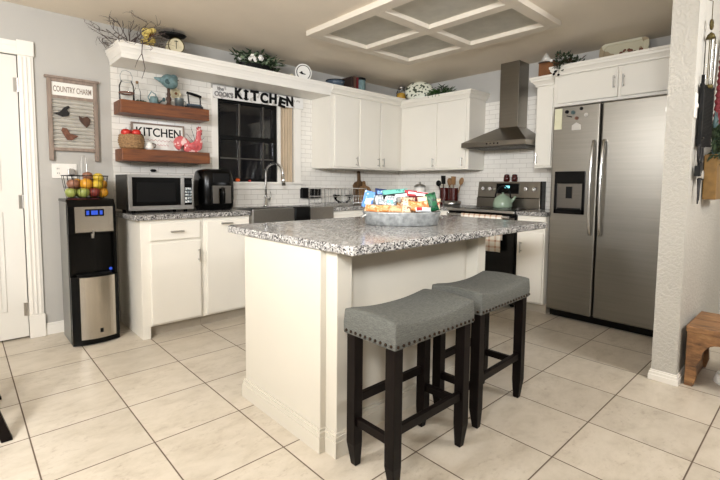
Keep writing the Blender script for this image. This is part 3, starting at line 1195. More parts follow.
# ================================================================== cooler
def cooler():
    L = (-3.75, -.26, 0)
    t = thing('water_cooler', 'black and steel floor-standing water cooler between door and cabinets', 'water cooler', L)
    W = .15
    m = MB()
    m.prism([(-.150, .006), (.165, .006), (.165, 1.03), (-.11, 1.03), (-.15, 1.0)], 'X', -W, -W + .012)
    m.prism([(-.150, .006), (.165, .006), (.165, 1.03), (-.11, 1.03), (-.15, 1.0)], 'X', W - .012, W)
    obj('side_panel', m, 'sgrey', t)
    def arc(y, bul, n=12, w=W):
        return [(-w + 2 * w * k / n, y - bul * (1 - (2 * k / n - 1) ** 2)) for k in range(n + 1)]
    m = MB()
    m.prism(arc(-.178, .034) + [(W, -.12), (-W, -.12)], 'Z', 0.006, .50)
    m.box(-W + .012, W - .012, -.12, .16, .006, 1.0)
    m.prism(arc(-.13, .01) + [(W, -.11), (-W, -.11)], 'Z', .50, .80)
    m.box(-W - .001, -W + .018, -.16, -.125, .50, .81); m.box(W - .018, W + .001, -.16, -.125, .50, .81)
    m.prism([(-.11, .80), (-.11, 1.035), (-.125, 1.04), (-.165, .994), (-.17, .80)], 'X', -W, W)
    obj('housing', m, 'black', t)
    m = MB(); m.prism([(-.125, 1.025), (.17, 1.025), (.17, 1.045), (-.115, 1.045), (-.13, 1.037)], 'X', -W - .003, W + .003)
    obj('top_cover', m, 'black', t, bev=.004)
    m = MB()
    a = [(x + .008, y) for x, y in arc(-.194, .026, w=.115)]
    b = [(x, y + .012) for x, y in a][::-1]
    m.prism(a + b, 'Z', .045, .492)
    d = obj('lower_door', m, 'steelv', t)
    m = MB(); m.box(.014, .034, -.221, -.216, .085, .115); obj('door_badge', m, 'blackm', d)
    m = MB(); m.prism([(-.1705, .812), (-.166, .992), (-.17, .9925), (-.1755, .812)], 'X', -.110, .130)
    u = obj('upper_panel', m, 'steelv', t)
    m = MB(); m.prism([(-.1725, .925), (-.171, .975), (-.176, .975), (-.178, .925)], 'X', -.047, .072)
    ds = obj('display', m, 'black', u)
    for x0, x1 in ((-.040, -.022), (-.010, .032), (.044, .062)):
        m = MB(); m.prism([(-.178, .935), (-.176, .965), (-.1775, .965), (-.1795, .935)], 'X', x0, x1); obj('lit_symbol', m, 'blue_led', ds)
    m = MB(); m.cyl((.0, -.15, .80), (.0, -.15, .765), .012, .009); m.box(-.005, .005, -.182, -.17, .80, .825); obj('spout', m, 'nickel', t)
    m = MB(); m.box(-.11, .11, -.185, -.13, .50, .512); obj('drip_tray', m, 'blackm', t)
    m = MB(); m.cyl((.11, -.143, .53), (.11, -.150, .53), .011); obj('indicator', m, 'blue_led', t)
    m = MB(); m.box(-.13, .06, -.10, -.05, 1.045, 1.048); obj('top_button_strip', m, 'maroon', t)


cooler()

# fruit basket on the cooler
def fruit_basket():
    c = (-3.752, -.24, 1.045)
    t = thing('wire_fruit_basket', 'dark wire basket of fruit on top of the water cooler', 'basket', c)
    m = MB()
    def ring(r, z, w):
        m.tube([(r * math.cos(2 * PI * k / 28), r * math.sin(2 * PI * k / 28), z) for k in range(28)], w, 6, closed=True)
    ring(.148, .168, .0035); ring(.120, .004, .003); ring(.136, .085, .0018)
    for k in range(22):
        a = 2 * PI * k / 22
        m.tube([(r * math.cos(a), r * math.sin(a), z) for r, z in ((.120, .004), (.130, .05), (.140, .11), (.148, .168))], .0015, 5)
    for k in range(7):
        x = -.09 + k * .03
        y = math.sqrt(.120 ** 2 - x * x)
        m.tube([(x, -y, .004), (x, y, .004)], .0015, 5)
    obj('wire_frame', m, 'blackm', t)
    m = MB(); m.tube([(.008, .15, .02), (.006, .15, .26), (.012, .149, .31), (.024, .146, .325), (.036, .149, .31), (.042, .15, .26), (.04, .15, .02)], .0028, 6)
    obj('hanging_loop', m, 'nickel', t)
    F = [  # x, y, z, r, kind, label
        (-.095, -.055, .045, .038, 'lime', 'yellow green apple lowest at the left side of the basket'),
        (-.028, -.088, .045, .038, 'lime', 'pale green apple at the front of the basket bottom'),
        (.040, -.075, .048, .037, 'red', 'dark red apple low in the middle of the basket'),
        (.098, -.035, .045, .038, 'orange', 'orange low at the right side of the basket'),
        (.06, .04, .042, .037, 'orange', 'orange hidden at the back of the basket bottom'),
        (-.03, .02, .042, .037, 'lime', 'green apple in the centre of the basket bottom'),
        (-.075, .055, .044, .036, 'brown', 'brown red apple at the back left of the basket bottom'),
        (-.082, -.055, .118, .040, 'brown', 'large russet apple in the upper left of the basket'),
        (-.008, -.075, .120, .040, 'orange', 'bright orange at the front centre of the upper layer'),
        (.062, -.062, .116, .037, 'lemon', 'yellow lemon right of the front centre orange'),
        (.105, .005, .116, .035, 'orange', 'orange in the upper right of the basket'),
        (-.045, .025, .122, .036, 'orange', 'orange behind the russet apple'),
        (.035, .03, .128, .040, 'brown', 'brown red apple at the back of the upper layer'),
        (.078, -.018, .168, .034, 'lemon', 'topmost yellow lemon at the right of the heap'),
        (.012, -.015, .178, .034, 'brown', 'topmost brown apple in the middle of the heap')]
    for x, y, z, r, k, l in F:
        if z > .1: z -= .012
        x *= 1.06; r *= 1.05
        f = thing({'lime': 'green_apple', 'red': 'red_apple', 'orange': 'orange_fruit', 'brown': 'russet_apple', 'lemon': 'lemon'}[k], l, 'fruit', (c[0] + x, c[1] + y, c[2] + z), random.uniform(0, 6), 'fruit in the wire basket')
        m = MB()
        if k == 'lemon':
            m.lathe([(0, -1.2 * r), (r * .25, -1.1 * r), (r * .75, -.7 * r), (r, 0), (r * .75, .7 * r), (r * .25, 1.1 * r), (0, 1.2 * r)], n=16)
            m.xf(Matrix.Rotation(PI / 2 - .3, 4, 'X'))
        elif k == 'orange':
            m.ball((0, 0, 0), r, n=18)
        else:
            m.lathe([(0, -.78 * r), (r * .3, -.88 * r), (r * .75, -.62 * r), (r, .1 * r), (r * .85, .6 * r), (r * .45, .84 * r), (r * .12, .72 * r), (0, .62 * r)], n=18)
        obj('flesh', m, FR[k], f, smooth=True)
        m = MB(); m.cyl((0, 0, r * .6), (.002, 0, r * 1.0), .0025, .0015, 6); 
        if k != 'lemon':
            obj('stem', m, 'woodd', f)
        else:
            m.b.free()


fruit_basket()

# ================================================================== appliances on the worktop
def microwave():
    L = (-3.262, -.25, TOPZ)
    t = thing('microwave', 'stainless steel and black microwave at the left end of the worktop', 'microwave', L)
    x0, x1, y0, y1, z0, z1 = -.248, .248, -.15, .17, .022, .298
    m = MB(); m.box(x0, x1, y0, y1, z0, z1)
    for x in (-.2, .2):
        for y in (-.12, .13):
            m.cyl((x, y, 0), (x, y, .022), .014)
    obj('case', m, 'black', t, bev=.003)
    m = MB()
    f0, f1 = -.178, -.15
    m.box(x0, x1, f0, f1, z0, z0 + .035); m.box(x0, x1, f0, f1, z1 - .022, z1); m.box(x0, x0 + .028, f0, f1, z0 + .035, z1 - .022)
    m.box(x1 - .012, x1, f0, f1, z0 + .035, z1 - .022)
    obj('front_frame', m, 'steel', t, bev=.002)
    m = MB(); m.box(x0 + .028, .14, f0 + .002, f1, z0 + .035, z1 - .022); d = obj('door_glass', m, 'black', t)
    m = MB(); m.box(x0 + .06, .10, f0, f0 + .002, z0 + .065, z1 - .06); obj('mesh_window', m, 'blackm', d)
    m = MB(); m.box(.142, .172, f0 - .004, f1, z0 + .035, z1 - .022); obj('door_handle', m, 'steel', t, bev=.003)
    m = MB(); m.box(.174, x1 - .012, f0 + .002, f1, z0 + .035, z1 - .022); cp = obj('control_panel', m, 'black', t)
    for r_ in range(5):
        for c_ in range(3):
            m = MB(); m.box(.178 + c_ * .019, .193 + c_ * .019, f0 - .001, f0 + .002, .075 + r_ * .026, .094 + r_ * .026)
            obj('key', m, 'greyp', cp)
    m = MB(); m.box(.178, .230, f0, f0 + .002, .228, .255); obj('display', m, 'blackm', cp)


microwave()
m = MB(); m.ball((0, 0, 0), .018, (1.4, .8, .7)); m.box(-.012, .012, -.004, .02, -.012, .012)
solo('power_plug', m, 'blackm', 'small black plug in the tiled wall above the microwave', 'plug', (-3.20, -.03, 1.27), smooth=False)
t = thing('outlet_plate', 'white two-gang outlet plate on the grey wall above the fruit basket', 'outlet', (-3.842, 0, 1.25))
m = MB(); m.box(-.082, .082, -.007, -.0005, -.056, .056); obj('cover_plate', m, 'white', t, bev=.003)
for x in (-.042, .042):
    m = MB(); m.box(x - .017, x + .017, -.009, -.006, -.034, .034); o = obj('socket', m, 'trim', t, bev=.002)
    m = MB()
    for z in (-.017, .017):
        m.box(x - .007, x - .004, -.0105, -.008, z - .005, z + .005); m.box(x + .004, x + .007, -.0105, -.008, z - .005, z + .005)
    obj('slot', m, 'blackm', o)
t = thing('plug_adapter', 'grey plug adapter with cord in the wall outlet', 'plug', (-3.805, -.012, 1.235))
m = MB(); m.box(-.02, .024, -.03, -.001, -.014, .03); obj('plug_body', m, 'nickel', t, bev=.004)
m = MB(); m.tube([(.0, -.02, -.014), (.004, -.022, -.04), (.0, -.012, -.10), (.012, -.008, -.2), (.03, .0, -.5)], .003, 6); obj('cord', m, 'blackm', t)


def air_fryer():
    t = thing('air_fryer', 'black rounded air fryer standing between microwave and window', 'air fryer', (-2.752, -.235, TOPZ), R(-8))
    def sq(n, p, sx, sy):
        out = []
        for k in range(n):
            a = 2 * PI * k / n
            c, s = math.cos(a), math.sin(a)
            out.append((sx * math.copysign(abs(c) ** p, c), sy * math.copysign(abs(s) ** p, s)))
        return out
    m = MB()
    lv = [(.86, 0), (.95, .02), (1, .10), (1, .2), (.97, .29), (.90, .335), (.78, .352), (.5, .36)]
    rings = [[m.b.verts.new((x * k, y * k, z)) for x, y in sq(40, .55, .158, .165)] for k, z in lv]
    m.b.faces.new(rings[0][::-1]); m.b.faces.new(rings[-1])
    for A, B in zip(rings[:-1], rings[1:]):
        for j in range(40):
            m.b.faces.new((A[j], A[(j + 1) % 40], B[(j + 1) % 40], B[j]))
    obj('shell', m, 'black', t, smooth=True)
    m = MB(); m.box(-.075, .115, -.176, -.12, .04, .215); b = obj('basket_front', m, 'black', t, bev=.012, seg=3)
    m = MB(); m.box(-.060, -.005, -.181, -.175, .06, .20); m.box(.045, .10, -.181, -.175, .06, .20); m.box(-.060, .10, -.181, -.175, .19, .215)
    obj('steel_insert', m, 'steeld', b, bev=.002)
    m = MB(); m.tube([(.02, -.176, .19), (.02, -.222, .188), (.02, -.226, .15), (.02, -.222, .075), (.02, -.21, .065)], .014, 10)
    obj('handle', m, 'black', b, smooth=True)
    m = MB(); m.box(-.05, .09, -.166, -.15, .24, .32); obj('touch_panel', m, 'blackm', t, bev=.004)


air_fryer()

# dish rack right of the sink
def dish_rack():
    t = thing('dish_rack', 'chrome wire dish rack standing to the right of the sink', 'dish rack', (-1.31, -.27, TOPZ))
    m = MB()
    X, Y = .30, .14
    for z, r in ((.02, .004), (.10, .003), (.185, .0045)):
        m.tube([(-X, -Y, z), (X, -Y, z), (X, Y, z), (-X, Y, z)], r, 6, closed=True)
    for k in range(12):
        x = -X + 2 * X * (k + .5) / 12
        m.tube([(x, -Y, .185), (x, -Y, .02), (x, Y, .02), (x, Y, .185)], .0022, 5)
    for x in (-X, X):
        for y in (-Y, Y):
            m.cyl((x, y, 0), (x, y, .19), .006, n=8)
    obj('wire_frame', m, 'chrome', t)
    m = MB()
    for k in range(8):
        x = -.02 + k * .04
        m.tube([(x, -.10, .02), (x, -.10, .10), (x, -.05, .10), (x, -.05, .02)], .002, 5)
    obj('plate_divider', m, 'chrome', t)
    t = thing('wall_holder', 'black rectangular holder mounted on the tiles right of the tap', 'holder', (-1.52, -.0105, 1.005))
    m = MB(); a, c = .125, .115
    m.box(-a, a, -.055, -.050, 0, c); m.box(-a, a, -.012, -.0005, 0, c); m.box(-a, -a + .005, -.050, -.012, 0, c); m.box(a - .005, a, -.050, -.012, 0, c); m.box(-a + .005, a - .005, -.050, -.012, 0, .005)
    obj('bin', m, 'blackm', t, bev=.0015)
    t = thing('glass_bowl', 'clear glass bowl drying in the wire dish rack', 'bowl', (-1.24, -.27, .945))
    m = MB(); m.lathe([(0, .0), (.05, .0), (.10, .05), (.115, .10), (.112, .10), (.096, .052), (.048, .005), (0, .005)], n=28); obj('bowl_body', m, 'glass', t, smooth=True)


dish_rack()

# cutting boards
def board(x, y, W, H, hw, hh, mat, label, lean, hole=True):
    t = thing('cutting_board', label, 'cutting board', (x, y, TOPZ + .0005))
    pts = [(-W, 0.004), (W, .004), (W, H * .82), (W * .7, H * .95), (hw * 1.3, H), (hw, H + .02), (hw, H + hh - .015), (hw * .6, H + hh), (-hw * .6, H + hh), (-hw, H + hh - .015), (-hw, H + .02), (-hw * 1.3, H), (-W * .7, H * .95), (-W, H * .82)]
    m = MB(); m.prism(pts, 'Y', -.009, .009)
    m.xf(Matrix.Rotation(-lean, 4, 'X'))
    obj('plank', m, mat, t, bev=.003)
    m = MB(); m.tube([(.007 * math.cos(k), -.0098, H + hh - .03 + .007 * math.sin(k)) for k in [j * PI / 4 for j in range(8)]], .002, 5, closed=True)
    m.xf(Matrix.Rotation(-lean, 4, 'X'))
    obj('hanging_hole_rim', m, 'woodd', t)


board(-.775, -.066, .105, .27, .024, .125, 'board', 'tall brown paddle cutting board leaning on the tiles right of the dish rack', .10)
board(-.735, -.125, .10, .215, .02, .06, 'woodl', 'shorter light cutting board in front of the tall paddle board', .16)

# things on the short wall worktop
t = thing('canister', 'white lidded canister in the corner of the worktop', 'canister', (-.16, -.50, TOPZ))
m = MB(); m.lathe([(0, 0), (.062, 0), (.07, .01), (.07, .19), (.066, .2), (0, .2)], n=28); obj('jar_body', m, 'white', t, smooth=False)
m = MB(); m.lathe([(.068, .2), (.072, .203), (.072, .218), (.05, .236), (.012, .242), (.012, .25), (.018, .262), (0, .27)], n=28); obj('lid', m, 'nickel', t, smooth=True)
for i, (y, l) in enumerate(((-.90, 'left dark red crock with black utensils'), (-1.03, 'right dark red crock with wooden spoons, nearer the range'))):
    t = thing('utensil_crock', l, 'crock', (-.2, y, TOPZ), group='red utensil crocks')
    m = MB(); m.lathe([(0, 0), (.05, 0), (.054, .006), (.054, .195), (.057, .2), (.05, .2), (.048, .01), (0, .01)], n=24); obj('pot', m, 'crock', t, smooth=False, bev=.001)
    m = MB(); m.lathe([(.0545, .05), (.056, .052), (.056, .058), (.0545, .06)], n=24); obj('band', m, 'crock', t)
def utensil(kind, x, y, a, b, mat, label, L=.3):
    t = thing(kind, label, 'utensil', (x, y, .943), group='utensils in the red crocks')
    q = Matrix.Rotation(a, 4, 'X') @ Matrix.Rotation(b, 4, 'Y')
    m = MB(); m.tube([(0, 0, 0), (0, 0, L * .72)], [.006, .005], 8); m.xf(q); obj('handle', m, mat, t, smooth=True)
    m = MB()
    if 'ladle' in kind:
        m.ball((0, 0, L * .72 + .03), .036, (.55, 1, 1), 14)
    elif 'spatula' in kind:
        m.prism([(-.028, L * .7), (.028, L * .7), (.032, L), (-.032, L)], 'X', -.003, .003)
    else:
        m.ball((0, 0, L * .72 + .035), .03, (.35, 1, 1.5), 14)
    m.xf(q); obj('head', m, mat, t, smooth='spatula' not in kind, bev=.001 if 'spatula' in kind else 0)


utensil('black_ladle', -.2, -.885, -.25, -.05, 'blackm', 'black ladle leaning left in the left red crock')
utensil('black_spatula', -.21, -.905, .02, -.1, 'blackm', 'black spatula upright in the left red crock', .33)
utensil('black_spoon', -.19, -.92, .16, .05, 'blackm', 'black spoon leaning right in the left red crock', .31)
utensil('wooden_spoon', -.2, -1.015, -.14, -.05, 'woodl', 'wooden spoon leaning left in the right red crock', .31)
utensil('wooden_spatula', -.205, -1.03, .05, -.08, 'woodl', 'wooden spatula upright in the right red crock', .32)
utensil('wooden_spoon', -.19, -1.05, .24, .06, 'woodl', 'wooden spoon leaning right in the right red crock', .33)
t = thing('saucepan', 'low steel pan on the worktop just left of the range', 'pan', (-.40, -1.15, TOPZ))
m = MB(); m.lathe([(0, 0), (.085, 0), (.098, .012), (.102, .055), (.099, .055), (.094, .014), (0, .008)], n=28); obj('pan_body', m, 'steel', t, smooth=True)
m = MB(); m.tube([(-.09, .045, .045), (-.15, .10, .06), (-.19, .14, .064)], [.008, .009, .008], 8); obj('handle', m, 'nickel', t, smooth=True)


def kettle():
    t = thing('tea_kettle', 'pale green enamel kettle with black handle on the range', 'kettle', (-.25, -1.675, .9315), R(205))
    m = MB(); m.lathe([(0, 0), (.088, 0), (.097, .012), (.095, .05), (.082, .095), (.052, .125), (.03, .132), (0, .134)], n=32); obj('pot', m, 'mint', t, smooth=True)
    m = MB(); m.lathe([(.034, .13), (.032, .138), (.008, .142), (.012, .155), (0, .162)], n=18); obj('lid', m, 'mint', t, smooth=True)
    m = MB(); m.tube([(0, .078, .06), (0, .108, .095), (0, .125, .12)], [.022, .014, .011], 12); obj('spout', m, 'mint', t, smooth=True)
    m = MB(); m.tube([(0, .075 * math.cos(a), .10 + .125 * math.sin(a)) for a in [PI * k / 12 for k in range(13)]], .008, 8); obj('handle', m, 'blackm', t, smooth=True)


kettle()
for y, l in ((-1.60, 'left dark red shaker on top of the range back panel'), (-1.69, 'right dark red shaker on top of the range back panel')):
    t = thing('shaker', l, 'shaker', (-.042, y, 1.2055), group='red salt and pepper shakers')
    m = MB(); m.lathe([(0, 0), (.026, 0), (.032, .006), (.033, .04), (.028, .055), (0, .055)], n=20); obj('shaker_body', m, 'crock', t, smooth=True)
    m = MB(); m.lathe([(.028, .055), (.029, .06), (.026, .072), (.012, .079), (0, .08)], n=20); obj('cap', m, 'crock', t, smooth=True)

# ================================================================== stools
def make_stool(label, loc, rz):
    t = thing('bar_stool', label, 'stool', loc, rz, 'grey saddle bar stools at the island')
    hx, hy = .26, .143
    m = MB()
    NX, NY = 26, 14
    def P(i, j):
        u, v = -1 + 2 * i / NX, -1 + 2 * j / NY
        x, y = hx * u, hy * v
        e = max(abs(u) ** 10, abs(v) ** 8)
        z = .652 + .024 * abs(u) ** 2.2 + .008 * math.cos(v * PI / 2) - .010 * e
        return (x * (1 - .012 * e), y * (1 - .02 * e), z)
    top = [[m.b.verts.new(P(i, j)) for j in range(NY + 1)] for i in range(NX + 1)]
    for i in range(NX):
        for j in range(NY):
            m.b.faces.new((top[i][j], top[i + 1][j], top[i + 1][j + 1], top[i][j + 1]))
    per = [(i, 0) for i in range(NX)] + [(NX, j) for j in range(NY)] + [(i, NY) for i in range(NX, 0, -1)] + [(0, j) for j in range(NY, 0, -1)]
    ring = [top[i][j] for i, j in per]
    prev = ring
    for f, z in ((1.004, .61), (1.0, .565)):
        cur = []
        for (i, j) in per:
            u, v = -1 + 2 * i / NX, -1 + 2 * j / NY
            cur.append(m.b.verts.new((hx * u * f, hy * v * f, z)))
        for k in range(len(cur)):
            q = (k + 1) % len(cur)
            m.b.faces.new((prev[k], cur[k], cur[q], prev[q]))
        prev = cur
    m.b.faces.new(prev)
    s = obj('seat', m, 'linen', t, bev=.006, seg=2, smooth=True)
    nm = None
    pts = []
    n1, n2 = 17, 10
    for k in range(n1):
        x = -hx + .014 + k * (2 * hx - .028) / (n1 - 1)
        pts += [(x, -hy - .001, 0), (x, hy + .001, 0)]
    for k in range(n2):
        y = -hy + .02 + k * (2 * hy - .04) / (n2 - 1)
        pts += [(-hx - .001, y, 1), (hx + .001, y, 1)]
    for x, y, sd in pts:
        if nm is None:
            mm = MB(); mm.ball((0, 0, 0), .0068, n=8)
            o = obj('nailhead', mm, 'nail', s, smooth=True); nm = o
        else:
            o = nm.copy(); COL.objects.link(o); o.parent = s
        o.location = (x, y, .580)
    lx, ly = .226, .108
    for sx in (-1, 1):
        for sy in (-1, 1):
            m = MB(); h = .0235
            rings = []
            for z, k, ox in ((0, .62, .0), (.10, 1, 0), (.564, 1, 0)):
                cx, cy = sx * lx, sy * ly
                rings.append([m.b.verts.new((cx + a * h * k - (sx * h * (1 - k)), cy + b * h * k - sy * h * (1 - k) * 0, z)) for a, b in ((-1, -1), (1, -1), (1, 1), (-1, 1))])
            m.b.faces.new(rings[0][::-1]); m.b.faces.new(rings[-1])
            for A, B in zip(rings[:-1], rings[1:]):
                for j in range(4):
                    m.b.faces.new((A[j], A[(j + 1) % 4], B[(j + 1) % 4], B[j]))
            obj('leg', m, 'espresso', t, bev=.002)
    for y, z in ((-ly, .235), (ly, .285)):
        m = MB(); m.box(-lx + .0235, lx - .0235, y - .011, y + .011, z - .018, z + .018); obj('stretcher', m, 'espresso', t, bev=.002)
    for x in (-lx, lx):
        m = MB(); m.box(x - .011, x + .011, -ly + .0235, ly - .0235, .178, .214); obj('stretcher', m, 'espresso', t, bev=.002)
    return t


st = make_stool('grey padded saddle stool nearest the camera at the island corner', (-3.052, -2.803, 0), R(0))
copy_tree(st, (-2.432, -2.765, 0), R(2), 'grey padded saddle stool farther right, toward the fridge')

# ================================================================== tub of snacks on the island
TA = math.atan2(RT.y, RT.x)
TC = Vector((-2.49, -2.245, .931))
def tub():
    t = thing('galvanised_tub', 'oval galvanised metal tub filled with snacks on the island', 'tub', TC, TA)
    m = MB()
    a, b = .232, .145
    m.lathe([(0, 0), (.90, 0), (.93, .004), (.985, .06), (1.0, .068), (1.015, .074), (1.0, .08), (.985, .074), (.97, .06), (.915, .008), (0, .006)], n=48, sx=1, sy=1)
    for v in m.b.verts:
        v.co.x *= a; v.co.y *= b
    obj('tub_body', m, 'zinc', t, smooth=True)
    for sg in (-1, 1):
        m = MB()
        x = sg * a * .92
        m.tube([(x * 1.0, -.05, .06), (x * 1.06 + sg * .012, -.045, .045), (x * 1.06 + sg * .018, 0, .035), (x * 1.06 + sg * .012, .045, .045), (x, .05, .06)], .004, 8)
        obj('bail_handle', m, 'nickel', t)


tub()


def pouch(w, h, th, n=10):
    m = MB()
    sides = []
    for sg in (-1, 1):
        g = []
        for i in range(n + 1):
            row = []
            for j in range(n + 1):
                u, v = -1 + 2 * i / n, -1 + 2 * j / n
                e = (1 - abs(u) ** 2.4) ** .6 * (1 - abs(v) ** 3) ** .7 if abs(u) < 1 and abs(v) < 1 else 0
                wr = .04 * th * math.sin(9 * u + 4 * v)
                row.append(m.b.verts.new((w / 2 * u * (1 - .05 * (1 - abs(v))), sg * (th / 2 * e + .0008) + wr, h / 2 * v)))
            g.append(row)
        for i in range(n):
            for j in range(n):
                f = (g[i][j], g[i + 1][j], g[i + 1][j + 1], g[i][j + 1])
                m.b.faces.new(f if sg < 0 else f[::-1])
        sides.append(g)
    A, B = sides
    per = [(i, 0) for i in range(n)] + [(n, j) for j in range(n)] + [(i, n) for i in range(n, 0, -1)] + [(0, j) for j in range(n, 0, -1)]
    for k in range(len(per)):
        p, q = per[k], per[(k + 1) % len(per)]
        m.b.faces.new((A[p[0]][p[1]], B[p[0]][p[1]], B[q[0]][q[1]], A[q[0]][q[1]]))
    return m


def snack(kind, label, u, v, z, w, h, th, mat, tilt=0, lean=0, yaw=0, box=False, band=None):
    p = TC + Vector((RT.x, RT.y, 0)).normalized() * u + Vector((FW.x, FW.y, 0)).normalized() * v
    t = thing(kind, label, 'snack', (p.x, p.y, TC.z + z), 0, 'snack packs in the metal tub')
    t.rotation_euler = (lean, tilt, TA + yaw)
    if box:
        m = MB(); m.box(-w / 2, w / 2, -th / 2, th / 2, -h / 2, h / 2)
        obj('pack', m, mat, t, bev=.002)
    else:
        obj('pack', pouch(w, h, th), mat, t, smooth=True)
    if band:
        bm_, z0, z1, x0, x1 = band
        m = MB(); e = th / 2 + .0012
        m.box(x0 * w, x1 * w, -e, -e + .0015 if box else 0, z0 * h, z1 * h)
        obj('printed_label', m, bm_, t)
    return t


snack('snack_box', 'bright blue snack box standing at the left end of the tub', -.200, .02, .148, .062, .10, .03, 'bluep', .25, 0, 0, True, ('whitep', -.3, .05, -.25, .3))
snack('snack_bag', 'navy blue bag at the top left of the snack heap', -.125, .05, .182, .07, .06, .035, 'navy', .1, -.2, 0, False, ('bluep', -.1, .2, -.3, .1))
snack('snack_bag', 'grey and white crinkled bag below the navy bag', -.118, .0, .142, .085, .065, .035, 'greyp', -.1, -.3)
snack('long_snack_box', 'long aqua box lying across the top of the snacks', -.04, .04, .192, .15, .032, .05, 'tealp', -.08, 0, .1, True)
snack('long_snack_box', 'black box lying just under the aqua box', -.045, .0, .170, .14, .026, .05, 'blackm', -.12, 0, .1, True, ('whitep', -.4, .3, .0, .5))
snack('snack_bag', 'pale blue clear bag in the middle left of the tub', -.07, -.03, .138, .075, .07, .03, 'greyp', .1, -.2, 0, False, ('tealp', -.2, .1, -.3, .2))
snack('snack_bag', 'round cookie bag with tan face in the tub middle', .03, -.045, .130, .085, .07, .035, 'snackprint2', .05, -.3)
snack('snack_box', 'red box lying on the right half of the heap', .055, .045, .186, .075, .036, .05, 'redp', .1, 0, 0, True, ('whitep', -.1, .25, -.2, .45))
snack('snack_box', 'white box with dark red edge at the top right of the heap', .120, .045, .175, .08, .04, .05, 'whitep', .12, 0, 0, True, ('redp', .25, .45, -.48, .48))
snack('snack_bag', 'dark maroon bag under the red box', .085, .0, .142, .09, .06, .03, 'maroon', 0, -.2)
snack('snack_bag', 'small cream yellow bag right of the cookie bag', .12, -.035, .138, .06, .06, .03, 'cream', -.1, -.2)
snack('snack_bag', 'green pouch standing at the right end of the tub', .175, -.03, .135, .065, .11, .035, 'greenp', -.25, -.1, 0, False)
snack('snack_bag', 'round-faced pale pouch in front of the green pouch', .205, -.02, .125, .045, .065, .03, 'snackprint2', .1, -.1, 0, False, ('redp', -.1, .05, -.2, .2))
snack('cracker_pack', 'peach coloured cracker pack farthest left along the front rim', -.185, -.045, .098, .085, .045, .03, 'snackprint', .05, -.4, -.5)
snack('cracker_pack', 'orange cracker pack second from the left along the rim', -.115, -.085, .098, .09, .045, .03, 'orange', -.05, -.4, -.2)
snack('cracker_pack', 'pale tan cracker pack at the front left centre of the rim', -.045, -.108, .096, .085, .045, .03, 'peach', .06, -.4)
snack('cracker_pack', 'brown and cream cookie sleeve at the front centre of the rim', .015, -.108, .094, .055, .05, .03, 'snackprint2', 0, -.4)
snack('cracker_pack', 'orange crisps bag right of centre at the front rim', .075, -.085, .112, .095, .06, .035, 'orange', .1, -.4, .1)
snack('cracker_pack', 'peach and orange pack behind the orange crisps bag', .115, -.05, .118, .08, .05, .03, 'snackprint', -.2, -.3, .2)
snack('cracker_pack', 'white pack with red tip lying lowest at the right front rim', .115, -.095, .094, .10, .03, .03, 'whitep', .05, -.4, .3, False, ('redp', -.3, .3, -.45, -.15))
snack('cracker_pack', 'orange pack filling the hollow of the tub', 0, .06, .09, .26, .08, .05, 'snackprint', 0, -.2)

# ================================================================== floating shelves
for z0, z1, l in ((1.715, 1.815, 'upper thick brown wooden wall shelf'), (1.337, 1.435, 'lower thick brown wooden wall shelf above the microwave')):
    m = MB(); m.box(-3.49, -2.772, -.215, -.011, z0, z1)
    solo('floating_shelf', m, 'shelf', l, 'shelf', bev=.004, group='thick brown wall shelves')
ZU, ZL = 1.8155, 1.4355


def jar_cloche():
    t = thing('glass_jar', 'tall clear glass jar with wire handle and red band on the upper shelf', 'jar', (-3.418, -.12, ZU))
    m = MB(); m.lathe([(0, 0), (.05, 0), (.055, .01), (.055, .12), (.045, .15), (.04, .155), (.04, .17)], n=28); obj('jar_body', m, 'glass', t, smooth=True)
    m = MB(); m.lathe([(.0555, .058), (.057, .06), (.057, .070), (.0555, .072)], n=28); obj('red_band', m, 'rust', t)
    m = MB(); m.tube([(-.042, 0, .16), (-.046, 0, .20), (-.03, 0, .235), (0, 0, .245), (.03, 0, .235), (.046, 0, .20), (.042, 0, .16)], .0025, 6)
    m.tube([(.042 * math.cos(k * PI / 8), .042 * math.sin(k * PI / 8), .16) for k in range(16)], .0022, 6, closed=True)
    obj('wire_handle', m, 'zinc', t)


jar_cloche()
t = thing('glass_bottle', 'slim clear glass bottle right beside the tall glass jar', 'bottle', (-3.345, -.145, ZU))
m = MB(); m.lathe([(0, 0), (.022, 0), (.024, .005), (.024, .09), (.010, .12), (.010, .15), (.0, .15)], n=20); obj('bottle_body', m, 'glass', t, smooth=True)
m = MB(); m.cyl((0, 0, .148), (0, 0, .168), .010, .011, 12); obj('stopper', m, 'woodl', t)
t = thing('seed_pods', 'small cluster of dark green and brown pods beside the glass jar', 'ornament', (-3.31, -.10, ZU))
m = MB()
for k in range(7):
    m.ball((-.03 + k * .011, random.uniform(-.012, .012), .012 + (k % 2) * .008), .012, n=8)
obj('pods', m, 'leaf', t, smooth=True)
t = thing('watering_can', 'small pale teal watering can left of the teal bird', 'watering can', (-3.205, -.11, ZU))
m = MB(); m.lathe([(0, 0), (.036, 0), (.034, .05), (.028, .068), (.026, .068), (.031, .05), (0, .004)], n=20); obj('can_body', m, 'teal', t, smooth=True)
m = MB(); m.tube([(.03, 0, .015), (.06, 0, .04), (.075, 0, .052)], [.009, .006, .005], 8); m.ball((.08, 0, .055), .018, (.7, 1, 1), 10); obj('spout', m, 'dteal', t, smooth=True)
m = MB(); m.tube([(-.03, 0, .02), (-.048, 0, .06), (-.02, 0, .108), (.012, 0, .09), (.02, 0, .062)], .005, 8); obj('handle', m, 'teal', t, smooth=True)


